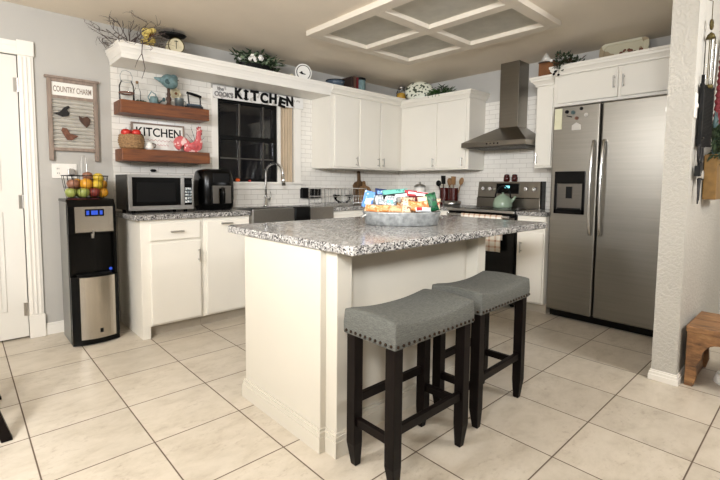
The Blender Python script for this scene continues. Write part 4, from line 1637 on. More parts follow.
def bird():
    t = thing('bird_figurine', 'teal enamel bird perched on a dark turned post on the upper shelf', 'figurine', (-3.09, -.125, ZU))
    m = MB(); m.lathe([(0, 0), (.034, 0), (.034, .01), (.018, .02), (.014, .04), (.024, .055), (.022, .07), (.013, .085), (.018, .10), (.011, .12), (.013, .15), (0, .152)], n=18); obj('post', m, 'woodd', t, smooth=True)
    m = MB()
    m.ball((.01, 0, .208), .062, (1.15, .9, .95), 18, Matrix.Rotation(.35, 3, 'Y'))
    m.ball((.045, 0, .242), .035, (1, .9, .9), 14)
    m.tube([(-.01, 0, .20), (-.06, 0, .212), (-.115, 0, .222)], [.04, .024, .006], 12)
    obj('bird_body', m, 'teal', t, smooth=True)
    m = MB()
    for s in (-1, 1):
        m.ball((-.005, s * .042, .205), .034, (1.2, .3, .75), 12, Matrix.Rotation(-.3, 3, 'Y'))
    obj('wing', m, 'dteal', t, smooth=True)
    m = MB(); m.cyl((.07, 0, .235), (.092, 0, .228), .008, .001, 8); obj('beak', m, 'woodd', t)


bird()
t = thing('flower_plaque', 'cream flower-shaped disc standing behind the teal bird', 'ornament', (-3.005, -.055, ZU))
m = MB()
m.cyl((0, -.006, .13), (0, .006, .13), .03, n=20)
for k in range(8):
    a = k * PI / 4
    m.ball((.034 * math.cos(a), 0, .13 + .034 * math.sin(a)), .018, (1, .35, 1), 10)
obj('petals', m, 'cream', t, smooth=True)
m = MB(); m.cyl((0, -.012, .13), (0, -.006, .13), .012, n=12); obj('centre', m, 'brownbox', t)
m = MB(); m.cyl((0, 0, 0), (0, 0, .10), .004, n=8); m.cyl((0, 0, 0), (0, 0, .008), .03, n=16); obj('stand', m, 'sage', t)
t = thing('tin_cup', 'small galvanised tin cup on the upper shelf left of the iron', 'cup', (-3.0, -.125, ZU))
m = MB(); m.lathe([(0, 0), (.034, 0), (.038, .075), (.040, .078), (.036, .078), (.033, .004), (0, .004)], n=24); obj('cup_body', m, 'tin', t, smooth=True)
m = MB(); m.tube([(.036, 0, .06), (.056, 0, .055), (.056, 0, .028), (.035, 0, .02)], .0035, 6); obj('cup_handle', m, 'tin', t)


def flat_iron():
    t = thing('antique_iron', 'antique blue grey sad iron with tall black handle at the shelf end', 'iron', (-2.865, -.12, ZU), R(-6))
    m = MB(); m.prism([(-.085, 0), (-.05, -.034), (.05, -.038), (.068, -.03), (.068, .03), (.05, .038), (-.05, .034)], 'Z', 0, .03)
    obj('sole', m, 'iron', t, bev=.004)
    m = MB(); m.prism([(-.07, 0), (-.045, -.026), (.045, -.03), (.058, -.024), (.058, .024), (.045, .03), (-.045, .026)], 'Z', .03, .045)
    obj('upper_body', m, 'bluegrey', t, bev=.004)
    m = MB(); m.tube([(-.045, 0, .04), (-.052, 0, .09), (-.055, 0, .135)], .006, 8); m.tube([(.05, 0, .04), (.052, 0, .08), (.048, 0, .115)], .006, 8)
    obj('handle_post', m, 'iron', t)
    m = MB(); m.tube([(-.066, 0, .142), (-.02, 0, .134), (.02, 0, .126), (.060, 0, .116)], [.011, .013, .013, .011], 10); obj('grip', m, 'blackm', t, smooth=True)


flat_iron()
# lower shelf
t = thing('wicker_basket', 'brown wicker basket of red apples at the left of the lower shelf', 'basket', (-3.395, -.132, ZL))
m = MB()
pr_ = [(0, 0), (.075, 0), (.085, .02), (.092, .06), (.088, .10), (.080, .118), (.074, .118), (.080, .10), (.082, .06), (.075, .012), (0, .012)]
m.lathe(pr_, n=28, sx=1.05, sy=.76); obj('woven_body', m, 'wicker', t, smooth=True)
m = MB()
for k in range(6):
    z = .015 + k * .018
    r = (.082, .088, .093, .094, .091, .087)[k]
    m.tube([(1.05 * r * math.cos(a * PI / 12), .76 * r * math.sin(a * PI / 12), z + .003 * (-1) ** a) for a in range(24)], .004, 6, closed=True)
obj('weave_band', m, 'wicker', t)
for x, y, z, l in ((-.045, -.02, .125, 'shiny red apple at the left on the wicker basket'), (.03, -.025, .128, 'shiny red apple at the right front on the wicker basket'), (.0, .035, .122, 'red apple at the back of the wicker basket')):
    f = thing('red_apple', l, 'fruit', (-3.395 + x, -.132 + y * .8, ZL + z), 0, 'red apples in the wicker basket')
    m = MB(); r = .038; m.lathe([(0, -.7 * r), (r * .3, -.85 * r), (r * .8, -.55 * r), (r, .1 * r), (r * .85, .6 * r), (r * .4, .85 * r), (0, .62 * r)], n=18); obj('flesh', m, 'apple', f, smooth=True)
    m = MB(); m.cyl((0, 0, r * .6), (.003, 0, r * 1.15), .002, n=6); obj('stem', m, 'woodd', f)


def framed_sign():
    t = thing('kitchen_sign', 'framed white sign reading KITCHEN leaning on the lower shelf', 'sign', (-3.150, -.040, ZL))
    W, H = .22, .235
    m = MB(); m.box(-W, W, -.006, .004, .006, H - .006); obj('board', m, 'white', t)
    m = MB()
    m.box(-W, W, -.014, .008, 0, .014); m.box(-W, W, -.014, .008, H - .014, H); m.box(-W, -W + .014, -.014, .008, .014, H - .014); m.box(W - .014, W, -.014, .008, .014, H - .014)
    obj('frame', m, 'greyw', t, bev=.002)
    text('lettering', 'KITCHEN', .102, (0, -.0075, .125), 'blackm', t, .001, .0015, center=True, width=.375)
    for z, a, b in ((.092, -.10, .12), (.055, -.09, .08)):
        m = MB()
        m.tube([(a + (b - a) * k / 40, -.0075, z + .008 * math.sin(k * 1.1) * (1 if k % 5 else .3)) for k in range(41)], .0012, 5)
        obj('script_line', m, 'redp', t)
    t.rotation_euler = (-.05, 0, 0)


framed_sign()
t = thing('small_pitcher', 'small white pitcher in front of the framed sign', 'pitcher', (-3.262, -.145, ZL))
m = MB(); m.lathe([(0, 0), (.024, 0), (.032, .02), (.03, .038), (.02, .052), (.024, .064), (.021, .064), (.018, .052), (.026, .036), (0, .006)], n=20); obj('pitcher_body', m, 'white', t, smooth=True)
m = MB(); m.tube([(.022, 0, .056), (.046, 0, .052), (.045, 0, .026), (.03, 0, .018)], .0045, 8); obj('pitcher_handle', m, 'woodd', t)

ROO = [(-0.111, 0.122), (-0.13, 0.085), (-0.124, 0.05), (-0.101, 0.019), (-0.074, 0.013), (-0.065, 0.041), (-0.046, 0.058), (-0.034, 0.043), (-0.041, 0.018), (-0.023, 0.0), (0.014, 0.0), (0.077, 0.0), (0.116, 0.035), (0.127, 0.09), (0.113, 0.132), (0.112, 0.17), (0.126, 0.190), (0.119, 0.215), (0.097, 0.222), (0.077, 0.209), (0.073, 0.166), (0.067, 0.123), (0.047, 0.093), (0.016, 0.082), (-0.002, 0.106), (-0.027, 0.125), (-0.069, 0.141)]


def rooster():
    t = thing('ceramic_rooster', 'glossy pink red ceramic rooster at the right of the lower shelf', 'figurine', (-2.93, -.13, ZL))
    m = MB(); m.prism(ROO, 'Y', -.014, .014); obj('rooster_body', m, 'marble_rose', t, bev=.011, seg=3, smooth=True)
    m = MB(); m.prism([(.078, .208), (.074, .225), (.086, .222), (.09, .236), (.101, .226), (.112, .234), (.115, .218), (.10, .214)], 'Y', -.006, .006); obj('comb', m, 'redp', t, bev=.002)
    m = MB(); m.prism([(.112, .182), (.124, .176), (.122, .158), (.112, .162)], 'Y', -.006, .006); obj('wattle', m, 'redp', t, bev=.002)
    m = MB(); m.cyl((.124, 0, .203), (.143, 0, .197), .007, .001, 8); obj('beak', m, 'cream', t)
    m = MB(); m.ball((.106, -.0135, .206), .0035, n=8); m.ball((.106, .0135, .206), .0035, n=8); obj('eye', m, 'black', t)
    m = MB(); m.ball((.04, -.014, .055), .038, (1.2, .35, .8), 14); m.ball((.04, .014, .055), .038, (1.2, .35, .8), 14); obj('wing', m, 'rose', t, smooth=True)


rooster()
t = thing('wire_ornament', 'thin dark wire twig ornament behind the rooster', 'ornament', (-2.83, -.055, ZL))
m = MB()
for d in ((-.09, .17), (-.05, .23), (.05, .2), (.075, .15)):
    m.tube([(0, 0, 0), (d[0] * .3, 0, d[1] * .6), (d[0], -.01, d[1])], [.003, .002, .0012], 6)
m.cyl((0, 0, 0), (0, 0, .006), .025, n=14)
obj('wires', m, 'blackm', t)

# ================================================================== washboard on the wall
def washboard():
    t = thing('washboard_sign', 'weathered washboard wall sign reading COUNTRY CHARM', 'sign', (-3.772, 0, 1.33))
    W, H = .150, .62
    m = MB()
    for s in (-1, 1):
        m.box(s * W - .014, s * W + .014, -.032, -.006, 0, H - .012)
    for z in (.085, .475, .598):
        m.box(-W + .014, W - .014, -.028, -.010, z - .012, z + .012)
    obj('frame', m, 'greyw', t, bev=.003)
    m = MB(); m.box(-W - .028, W + .028, -.038, -.002, H - .012, H + .008); obj('top_rail', m, 'greyw', t, bev=.004)
    m = MB(); m.box(-W + .014, W - .014, -.018, -.008, .487, .586); bd = obj('name_board', m, 'white', t)
    text('lettering', 'COUNTRY CHARM', .060, (0, -.0185, .515), 'greyw', bd, .0012, .0008, center=True, width=.25)
    m = MB()
    n = 156
    prof = [(-.016 - .010 * math.cos(k * 2 * PI * 13 / n), .097 + (.463 - .097) * k / n) for k in range(n + 1)]
    m.prism(prof + [(-.007, .463), (-.007, .097)], 'X', -W + .014, W - .014)
    obj('ribbed_panel', m, 'slat', t)
    dx, dz = .008, .27
    for name, P, mt in (('metal_bird', [(-0.143, 0.081), (-0.099, 0.093), (-0.068, 0.131), (-0.042, 0.146), (-0.028, 0.136), (-0.049, 0.115), (-0.034, 0.089), (-0.041, 0.069), (-0.081, 0.06)], 'iron'),
                        ('metal_bird', [(0.025, 0.077), (0.051, 0.063), (0.083, 0.078), (0.104, 0.056), (0.099, 0.019), (0.076, -0.012), (0.04, 0.026), (0.028, 0.048)], 'woodd'),
                        ('metal_bird', [(-0.084, -0.021), (-0.054, -0.026), (-0.035, -0.064), (0.02, -0.079), (-0.027, -0.115), (-0.057, -0.113), (-0.076, -0.079), (-0.092, -0.045)], 'rust')):
        m = MB(); m.prism([(x + dx, z + dz) for x, z in P], 'Y', -.030, -.0225); obj(name, m, mt, t, bev=.002)


washboard()


def window_sign():
    t = thing('kitchen_sign', 'long whitewashed sign with black KITCHEN letters above the window', 'sign', (-2.135, -.024, 1.972))
    m = MB(); m.prism([(-.515, -.008), (.515, .003), (.515, .118), (-.515, .108)], 'Y', -.012, 0); obj('board', m, 'distress', t, bev=.002)
    x = -.30
    for k, (ch, dz, tl) in enumerate(zip('KITCHEN', (.006, .002, .006, .004, .008, -.006, .004), (0, .02, -.03, .05, 0, .18, -.04))):
        mb, wd = text_mb(ch, .132, .004, .0065)
        mb.xf(Matrix.Diagonal(((.058 if ch == 'I' else .09) / wd, 1, 1, 1)) if ch != 'I' else Matrix.Identity(4))
        wd = max(v.co.x for v in mb.b.verts)
        if ch == 'I':
            mb.box(-.008, wd + .014, -.004, .004, 0, .014); mb.box(-.008, wd + .014, -.004, .004, .074, .089)
        o = obj('letter_' + ch.lower(), mb, 'blackm', t)
        o.location = (x, -.015, .014 + dz)
        o.rotation_euler = (0, tl, 0)
        x += .104 if ch != 'I' else .072
    text('small_lettering', 'the', .05, (-.475, -.015, .066), 'letter', t, .003, .001)
    text('small_lettering', "COOK'S", .06, (-.505, -.015, .012), 'letter', t, .004, .002, width=.19)


window_sign()

# ================================================================== on top of the ledge and cabinets
ZT = 2.2175


def twigs():
    t = thing('twig_bundle', 'spray of bare grey curly twigs on the left end of the ledge', 'branches', (-3.42, -.16, ZT))
    rnd = random.Random(5)
    m = MB()

    def grow(p, d, L, r, depth):
        pts = [p]; n = 6
        for k in range(n):
            d = (d + Vector((rnd.uniform(-.45, .45), rnd.uniform(-.35, .35), rnd.uniform(-.4, .35)))).normalized()
            q = pts[-1] + d * L / n
            if q.z > .195: q.z = .195 - rnd.uniform(0, .02); d.z = -abs(d.z) * .3
            if q.y > .12: q.y = .12
            if -.10 < q.x < .6 and q.y > -.24 and q.z < .012: q.z = .012
            pts.append(q)
            if depth > 0 and k > 0 and rnd.random() < .62:
                grow(q, (d + Vector((rnd.uniform(-1, 1), rnd.uniform(-.8, .5), rnd.uniform(-.7, .7)))).normalized(), L * rnd.uniform(.4, .65), r * .55, depth - 1)
        m.tube(pts, [r * (1 - .8 * k / n) for k in range(n + 1)], 5)
    for d in ((-1, -.3, .25), (-.9, -.7, -.1), (-.7, .1, .7), (-.2, -.4, .9), (.3, -.5, .6), (.9, -.35, .1), (.4, -1, .1), (-.5, -1, .2), (.1, -1.0, -.15), (-.3, -.2, 1), (.5, -.2, .9), (-.6, -.6, .6), (.2, -.7, .7), (-1, -.2, -.1)):
        grow(Vector((.02, -.02, .012)), Vector(d).normalized(), rnd.uniform(.20, .31), .0056, 2)
    # long droop over the ledge front
    m.tube([(0.0, -.05, .03), (.03, -.16, .06), (.05, -.235, .02), (.035, -.26, -.08), (.055, -.262, -.19), (.03, -.26, -.27)], [.006, .005, .0045, .004, .003, .0015], 5)
    m.tube([(.035, -.26, -.08), (0, -.27, -.14), (-.02, -.268, -.2)], [.003, .002, .001], 5)
    obj('twigs', m, 'twig', t)


twigs()
t = thing('yellow_flower_bunch', 'bunch of golden yellow blossoms in a small pot on the ledge', 'flowers', (-3.255, -.17, ZT))
m = MB(); m.lathe([(0, 0), (.035, 0), (.042, .04), (.038, .04), (.03, .005), (0, .005)], n=18); obj('pot', m, 'cream', t)
m = MB()
rnd = random.Random(3)
for k in range(46):
    a = rnd.uniform(0, 2 * PI); z = rnd.uniform(.035, .180); rr = rnd.uniform(.015, .054)
    m.ball((rr * math.cos(a), rr * math.sin(a), z), rnd.uniform(.013, .022), n=7)
obj('blossoms', m, 'yellow', t)
m = MB()
for k in range(8):
    a = rnd.uniform(0, 2 * PI)
    m.leaf(Vector((0, 0, rnd.uniform(.05, .13))), Vector((math.cos(a), math.sin(a), .4)), .07, .02)
obj('leaves', m, 'brownbox', t)


def scale():
    t = thing('kitchen_scale', 'vintage cream kitchen scale with round dial and black pan on the ledge', 'scale', (-3.075, -.21, ZT), R(-14))
    m = MB(); m.prism([(-.068, 0), (.068, 0), (.055, .09), (.03, .125), (-.03, .125), (-.055, .09)], 'Y', -.04, .06); obj('housing', m, 'cream', t, bev=.006)
    m = MB(); m.cyl((.018, -.060, .075), (.018, -.04, .075), .062, n=32); m.b.verts.ensure_lookup_table(); d = obj('dial', m, 'cream', t, bev=.003)
    m = MB(); m.lathe([(.058, 0), (.064, 0), (.064, .006), (.058, .006)], n=32); m.xf(Matrix.Translation((.018, -.060, .075)) @ Matrix.Rotation(PI / 2, 4, 'X')); obj('dial_rim', m, 'brass', d)
    m = MB(); m.prism([(.016, .05), (.020, .05), (.0205, .118), (.0155, .118)], 'Y', -.063, -.0605); m.prism([(.004, .108), (.032, .108), (.032, .113), (.004, .113)], 'Y', -.063, -.0605); obj('pointer', m, 'blackm', d)
    m = MB(); m.cyl((0, .01, .125), (0, .01, .148), .012); obj('stem', m, 'iron', t)
    m = MB(); m.lathe([(0, .146), (.05, .148), (.085, .163), (.10, .180), (.097, .181), (.08, .167), (.048, .152), (0, .150)], (0, .01, 0), 30, 1.1, .8); obj('weighing_pan', m, 'blackm', t, smooth=True)


scale()


def floral():
    t = thing('floral_arrangement', 'dark basket arrangement of sage leaves and white blooms on the ledge', 'flower arrangement', (-2.29, -.2, ZT))
    m = MB(); m.lathe([(0, 0), (.14, 0), (.18, .03), (.19, .07), (.18, .07), (.13, .01), (0, .01)], n=28, sx=1, sy=.5); obj('oblong_basket', m, 'blackm', t)
    rnd = random.Random(9)
    for mt, n, L in (('leaf', 170, .08), ('sage', 110, .06)):
        m = MB()
        for k in range(n):
            x = rnd.uniform(-.2, .22); y = rnd.uniform(-.08, .06)
            z = rnd.uniform(.04, .19) * (1 - .3 * abs(x) / .22)
            m.leaf(Vector((x, y, z)), Vector((rnd.uniform(-1, 1) + x * 3, rnd.uniform(-1, .3), rnd.uniform(-.2, .7))), L * rnd.uniform(.7, 1.25), .028)
        for v in m.b.verts:
            v.co.z = max(.004, min(v.co.z, .2))
        obj('foliage', m, mt, t)
    for x, y, z, r in ((-.085, -.085, .125, .022), (-.11, -.08, .10, .018), (-.06, -.09, .10, .02), (.0, -.09, .125, .026), (-.19, -.04, .10, .016)):
        m = MB()
        m.ball((x, y, z), r * .6, n=10)
        for k in range(6):
            a = k * PI / 3
            m.ball((x + r * .7 * math.cos(a), y, z + r * .7 * math.sin(a)), r * .5, (1, .5, 1), 8)
        obj('bloom', m, 'white', t, smooth=True)


floral()
t = thing('round_plaque', 'round white plaque with dark ring and a bird on the ledge', 'plaque', (-1.765, -.24, ZT), R(-18))
m = MB(); m.cyl((0, -.005, .09), (0, .005, .09), .09, n=40); obj('disc', m, 'white', t, bev=.002)
m = MB(); m.lathe([(.069, 0), (.076, 0), (.076, .003), (.069, .003)], n=40); m.xf(Matrix.Translation((0, -.005, .09)) @ Matrix.Rotation(PI / 2, 4, 'X')); obj('ring', m, 'blackm', t)
m = MB(); m.prism([(-.05, .085), (-.02, .092), (0, .082), (.03, .075), (.012, .07), (-.02, .072)], 'Y', -.008, -.0052); m.ball((-.022, -.009, .09), .011, n=8); obj('bird_relief', m, 'blackm', t)
m = MB(); m.box(-.04, .04, .006, .05, 0, .012); m.box(-.006, .006, .006, .012, 0, .10); obj('easel', m, 'woodd', t)
t = thing('wooden_block', 'small pale wooden block left of the round plaque', 'ornament', (-1.885, -.2, ZT))
m = MB(); m.prism([(-.02, 0), (.02, 0), (.02, .05), (0, .068), (-.02, .05)], 'Y', -.015, .015); obj('house_block', m, 'cream', t, bev=.003)
t = thing('enamel_bowl', 'blue grey enamel bowl on top of the wall cabinets', 'bowl', (-1.30, -.2, ZT))
m = MB(); m.lathe([(0, 0), (.05, 0), (.055, .006), (.09, .045), (.108, .085), (.105, .085), (.086, .047), (0, .01)], n=30); obj('bowl_body', m, 'bluegrey', t, smooth=True)
m = MB(); m.lathe([(.104, .083), (.108, .080), (.111, .085), (.107, .089)], n=30); obj('rim', m, 'blackm', t, smooth=True)
for x, w_, h, mt, l in ((-1.115, .030, .155, 'bookd', 'dark brown cookbook at the left of the row on the cabinet top'), (-1.075, .035, .165, 'bookb', 'brown cookbook in the middle of the row on the cabinet top'), (-1.035, .028, .158, 'maroon', 'dark reddish cookbook right of the brown one on the cabinet top')):
    t = thing('cookbook', l, 'book', (x, -.2, ZT), group='cookbooks on the wall cabinet')
    m = MB(); m.box(-w_ / 2, w_ / 2, -.08, .08, 0, h); c = obj('cover', m, mt, t, bev=.002)
    m = MB(); m.box(-w_ / 2 + .003, w_ / 2 - .003, -.078, .0815, .004, h + .0006); obj('pages', m, 'cream', c)
t = thing('canister', 'teal canister with dark rim at the right of the cookbooks', 'canister', (-.935, -.2, ZT))
m = MB(); m.lathe([(0, 0), (.068, 0), (.07, .004), (.07, .15), (0, .15)], n=32); obj('canister_body', m, 'teal', t)
m = MB(); m.lathe([(.071, .145), (.073, .147), (.073, .17), (.068, .174), (0, .175)], n=32); obj('lid', m, 'blackm', t)
t = thing('glass_jar', 'glass jar of golden pasta with metal lid in the cabinet corner', 'jar', (-.2, -.20, 2.2145))
m = MB(); m.lathe([(0, 0), (.058, 0), (.062, .006), (.062, .12), (.045, .15), (.045, .165)], n=28); obj('jar_body', m, 'glass', t, smooth=True)
m = MB(); m.lathe([(0, .008), (.056, .009), (.056, .105), (.03, .115), (0, .112)], n=24); obj('pasta_fill', m, 'pasta', t, smooth=True)
m = MB(); m.lathe([(.046, .160), (.049, .162), (.049, .182), (.044, .186), (0, .187)], n=24); obj('lid', m, 'nickel', t)
t = thing('decorative_plate', 'oval cream plate with dark leaf pattern standing on the corner cabinet', 'plate', (-.22, -.50, 2.186))
m = MB()
m.lathe([(0, .008), (.10, .006), (.13, -.001), (.158, -.008), (.16, -.004), (.13, .004), (.10, .012), (0, .014)], n=44)
m.xf(Matrix.Rotation(R(-62), 4, 'Z') @ Matrix.Rotation(-.10, 4, 'X') @ Matrix.Translation((0, 0, .1225)) @ Matrix.Rotation(PI / 2, 4, 'X') @ Matrix.Diagonal((1.10, .76, 1, 1)))
obj('plate_body', m, 'leafplate', t, smooth=True)
m = MB(); m.box(-.045, .045, -.03, .06, 0, .012); m.xf(Matrix.Rotation(R(-62), 4, 'Z')); obj('plate_stand', m, 'woodd', t)
def cabinet_plant():
    t = thing('green_plant', 'bushy green artificial plant spilling over the corner cabinet top', 'plant', (-.24, -.86, 2.186))
    m = MB(); m.lathe([(0, 0), (.045, 0), (.055, .05), (.05, .05), (.04, .01), (0, .01)], n=18); obj('pot', m, 'leaf', t)
    rnd = random.Random(4)
    for mt, n in (('leaf', 110), ('leafg', 120)):
        m = MB()
        for k in range(n):
            a = rnd.uniform(0, 2 * PI); rr = rnd.uniform(0, .13)
            p = Vector((rr * math.cos(a) * .8, rr * math.sin(a) * 1.2, rnd.uniform(.02, .13) * (1 - rr / .2)))
            m.leaf(p, Vector((math.cos(a), math.sin(a), rnd.uniform(-.5, .8))), rnd.uniform(.04, .08), .02)
        for v in m.b.verts:
            v.co.z = min(.215, max(v.co.z, .004 if v.co.x > -.165 else -.05))
            v.co.x = min(v.co.x, .2)
        obj('foliage', m, mt, t)
    m = MB()
    for y in (.06, .0, -.04, -.09):
        m.tube([(-.08, y, .05), (-.15, y + .01, .045), (-.178, y, .005), (-.184, y - .01, -.03)], .0025, 5)
        for k in range(6):
            m.leaf(Vector((-.12 - .0125 * k, y + .01 * (k % 3 - 1), .045 - .013 * max(0, k - 2))), Vector((-.6, rnd.uniform(-1, 1), -.3)), .045, .018)
    obj('trailing_stem', m, 'leafg', t)


cabinet_plant()
# above the fridge
t = thing('wooden_box', 'small brown wooden box on top of the narrow wall cabinet', 'box', (-.22, -2.10, 2.1825))
m = MB(); m.box(-.09, .09, -.07, .07, 0, .14); b = obj('box_body', m, 'brownbox', t, bev=.004)
m = MB(); m.box(-.093, .093, -.073, .073, .14, .152); obj('box_lid', m, 'woodd', t, bev=.003)


def fridge_flowers():
    t = thing('flower_garland', 'dark leafy garland with one white flower over the cabinet corner', 'flowers', (-.36, -2.27, 2.2445))
    rnd = random.Random(12)
    for mt, n in (('leaf', 90), ('woodd', 30)):
        m = MB()
        for k in range(n):
            y = rnd.uniform(-.16, .05); z = rnd.uniform(.0, .10) * (1 if y > -.06 else .3)
            x = rnd.uniform(-.045, .06)
            m.leaf(Vector((x, y, z + .01)), Vector((rnd.uniform(-1, .4), rnd.uniform(-1, 1), rnd.uniform(-.2, .8))), rnd.uniform(.03, .06), .022)
        for k in range(n // 4):
            y = rnd.uniform(-.03, .04)
            m.leaf(Vector((-.073, y, rnd.uniform(-.06, .03))), Vector((-.3, rnd.uniform(-1, 1), rnd.uniform(-1, .2))), .04, .022)
        for v in m.b.verts:
            if v.co.x > -.055: v.co.z = max(v.co.z, .004)
            v.co.z = min(v.co.z, .165)
        obj('foliage', m, mt, t)
    m = MB(); m.cyl((-.06, .075, .055), (-.105, .12, .085), .006, .04, 14); m.ball((-.06, .075, .055), .014, n=8)
    obj('white_flower', m, 'white', t, smooth=False)
    for y, z in ((.02, -.055), (-.005, -.09), (.035, -.075)):
        m = MB(); m.ball((-.082, y, z), .011, n=8); m.tube([(-.078, y, z), (-.075, y, z + .05), (-.062, y, .015)], .0012, 4); obj('berry', m, 'blackm', t, smooth=True)


fridge_flowers()
t = thing('serving_platter', 'large cream oblong platter leaning on the wall above the fridge', 'platter', (-.16, -2.70, 2.2445))
def rr(w_, h, r, n=6):
    out = []
    for cx, cy, a0 in ((w_ - r, h - r, 0), (-w_ + r, h - r, PI / 2), (-w_ + r, -h + r, PI), (w_ - r, -h + r, 1.5 * PI)):
        for k in range(n + 1):
            a = a0 + k * PI / 2 / n
            out.append((cx + r * math.cos(a), cy + r * math.sin(a)))
    return out
m = MB()
rings = []
for s, zz in ((1, .0), (.99, .012), (.82, .004), (.80, -.006)):
    rings.append([m.b.verts.new((x, y, zz)) for x, y in rr(.19 * s, .088 * s, .05 * s)])
back = [m.b.verts.new((v.co.x * .99, v.co.y * .99, v.co.z - .007)) for v in rings[0]]
n = len(back)
m.b.faces.new(rings[-1]); m.b.faces.new(back[::-1])
for A, B in zip([back] + rings[:-1], rings):
    for j in range(n):
        m.b.faces.new((A[j], A[(j + 1) % n], B[(j + 1) % n], B[j]))
Q = Matrix.Translation((0, 0, .0885)) @ Matrix.Rotation(R(-90), 4, 'Z') @ Matrix.Rotation(R(90 - 13), 4, 'X') @ Matrix.Rotation(R(0), 4, 'Z')
m.xf(Q); obj('platter_body', m, 'platter', t, smooth=False)
m = MB()
rnd = random.Random(8)
for k in range(16):
    m.ball((rnd.uniform(-.03, .14), rnd.uniform(-.05, .005), -.003), rnd.uniform(.010, .02), (1, 1, .25), 8)
m.xf(Q); obj('painted_fruit', m, 'rust', t, smooth=True)
m = MB(); m.box(-.07, .03, -.06, .06, 0, .008); obj('platter_stand', m, 'woodd', t)

# ================================================================== partition wall ornaments (facing the camera side)
YW = -3.4255
t = thing('hanging_lantern', 'long narrow glass lantern with brass ring hanging on the partition wall', 'lantern', (-1.21, YW - .03, 2.13))
m = MB(); m.tube([(.024 * math.cos(k * PI / 8), 0, .024 * math.sin(k * PI / 8) - .03) for k in range(16)], .007, 8, closed=True); m.tube([(0, 0, -.004), (.0, .0, .10), (0, .028, .12)], .002, 6); obj('ring', m, 'brass', t, smooth=True)
m = MB(); m.lathe([(0, -.38), (.022, -.378), (.024, -.36), (.024, -.11)], n=18); obj('glass_tube', m, 'glass', t, smooth=True)
m = MB(); m.lathe([(0, -.395), (.026, -.392), (.026, -.372), (0, -.37)], n=18); obj('base_cap', m, 'brass', t, smooth=True)
m = MB(); m.lathe([(0, -.11), (.025, -.11), (.016, -.085), (0, -.07)], n=18); obj('cap', m, 'brass', t, smooth=True)
for a in range(2):
    m = MB(); x = -.025 + a * .05; m.cyl((x, 0, -.385), (x, 0, -.09), .0022, n=6); obj('rod', m, 'brass', t)
t = thing('wire_rack', 'small pale wire rack on the partition wall beside the lantern', 'rack', (-1.0, YW - .015, 1.80))
m = MB(); m.tube([(-.06, 0, 0), (.06, 0, 0), (.06, 0, .25), (-.06, 0, .25)], .004, 6, closed=True)
for k in range(4):
    m.tube([(-.06, 0, .05 + k * .05), (.06, 0, .05 + k * .05)], .0025, 5)
obj('wire_frame', m, 'nickel', t)
t = thing('maroon_braid', 'long dark red braided hanging on the partition wall', 'wall hanging', (-.74, YW - .03, 2.12))
m = MB()
for s in range(3):
    pts = []
    for k in range(46):
        ph = k * .62 + s * 2 * PI / 3
        pts.append((.018 * math.sin(ph) - .12 * (k / 45) ** 1.2, -.008 * math.cos(2 * ph), -.013 * k))
    m.tube(pts, .013, 8)
obj('braided_cord', m, 'maroon', t, smooth=True)
m = MB(); m.tube([(0, 0, 0), (0, .01, .05), (0, .03, .06)], .003, 6); obj('hook', m, 'iron', t)
t = thing('bristle_brush', 'black bristled brush hanging under the lantern on the partition wall', 'brush', (-1.27, YW - .02, 1.76))
m = MB(); m.box(-.026, .012, -.008, .012, -.36, .0); m.box(-.01, .002, -.006, .01, 0, .05); obj('brush_back', m, 'blackm', t, bev=.004)
m = MB()
for k in range(44):
    for s in (0, 1, 2):
        m.cyl((.005, -.004 + s * .005, -.352 + k * .0079), (.118, -.032 + s * .026, -.354 + k * .0079), .0055, .004, 5)
o = obj('bristles', m, 'blackm', t)
t = thing('white_switch_plate', 'narrow white plate on the partition wall edge beside the black brush', 'switch', (-1.335, YW, 1.64))
m = MB(); m.box(-.03, .03, -.006, -.0005, -.08, .06); p = obj('cover_plate', m, 'white', t, bev=.002)
m = MB(); m.box(-.006, .006, -.014, -.006, -.022, .0); obj('toggle', m, 'white', p)


def shears():
    t = thing('antique_shears', 'black iron shears with chrome pivot hanging on the partition wall', 'shears', (-1.26, YW - .025, 1.36))
    m = MB()
    m.tube([(-.035 + .028 * math.cos(k * PI / 7), 0, .028 * 1.8 * math.sin(k * PI / 7)) for k in range(14)], .006, 6, closed=True)
    m.tube([(.035 + .028 * math.cos(k * PI / 7), 0, .028 * 1.8 * math.sin(k * PI / 7)) for k in range(14)], .006, 6, closed=True)
    m.tube([(-.03, 0, -.05), (0, 0, -.12), (.03, 0, -.27)], [.007, .010, .004], 6)
    m.tube([(.03, -.004, -.05), (0, -.004, -.12), (-.02, -.004, -.29)], [.007, .010, .004], 6)
    obj('blades', m, 'iron', t)
    m = MB(); m.cyl((0, -.02, -.12), (0, .01, -.12), .025, n=16); obj('pivot', m, 'chrome', t, bev=.003)
    m = MB(); m.box(-.06, -.025, -.014, .014, -.13, -.07); m.box(.03, .07, -.014, .014, -.15, -.10); obj('iron_clamp', m, 'blackm', t, bev=.003)
    m = MB(); m.cyl((0, .024, .09), (0, -.012, .09), .005); m.tube([(0, -.006, .09), (-.03, 0, .04)], .002, 5); m.tube([(0, -.006, .09), (.03, 0, .04)], .002, 5); obj('nail', m, 'iron', t)


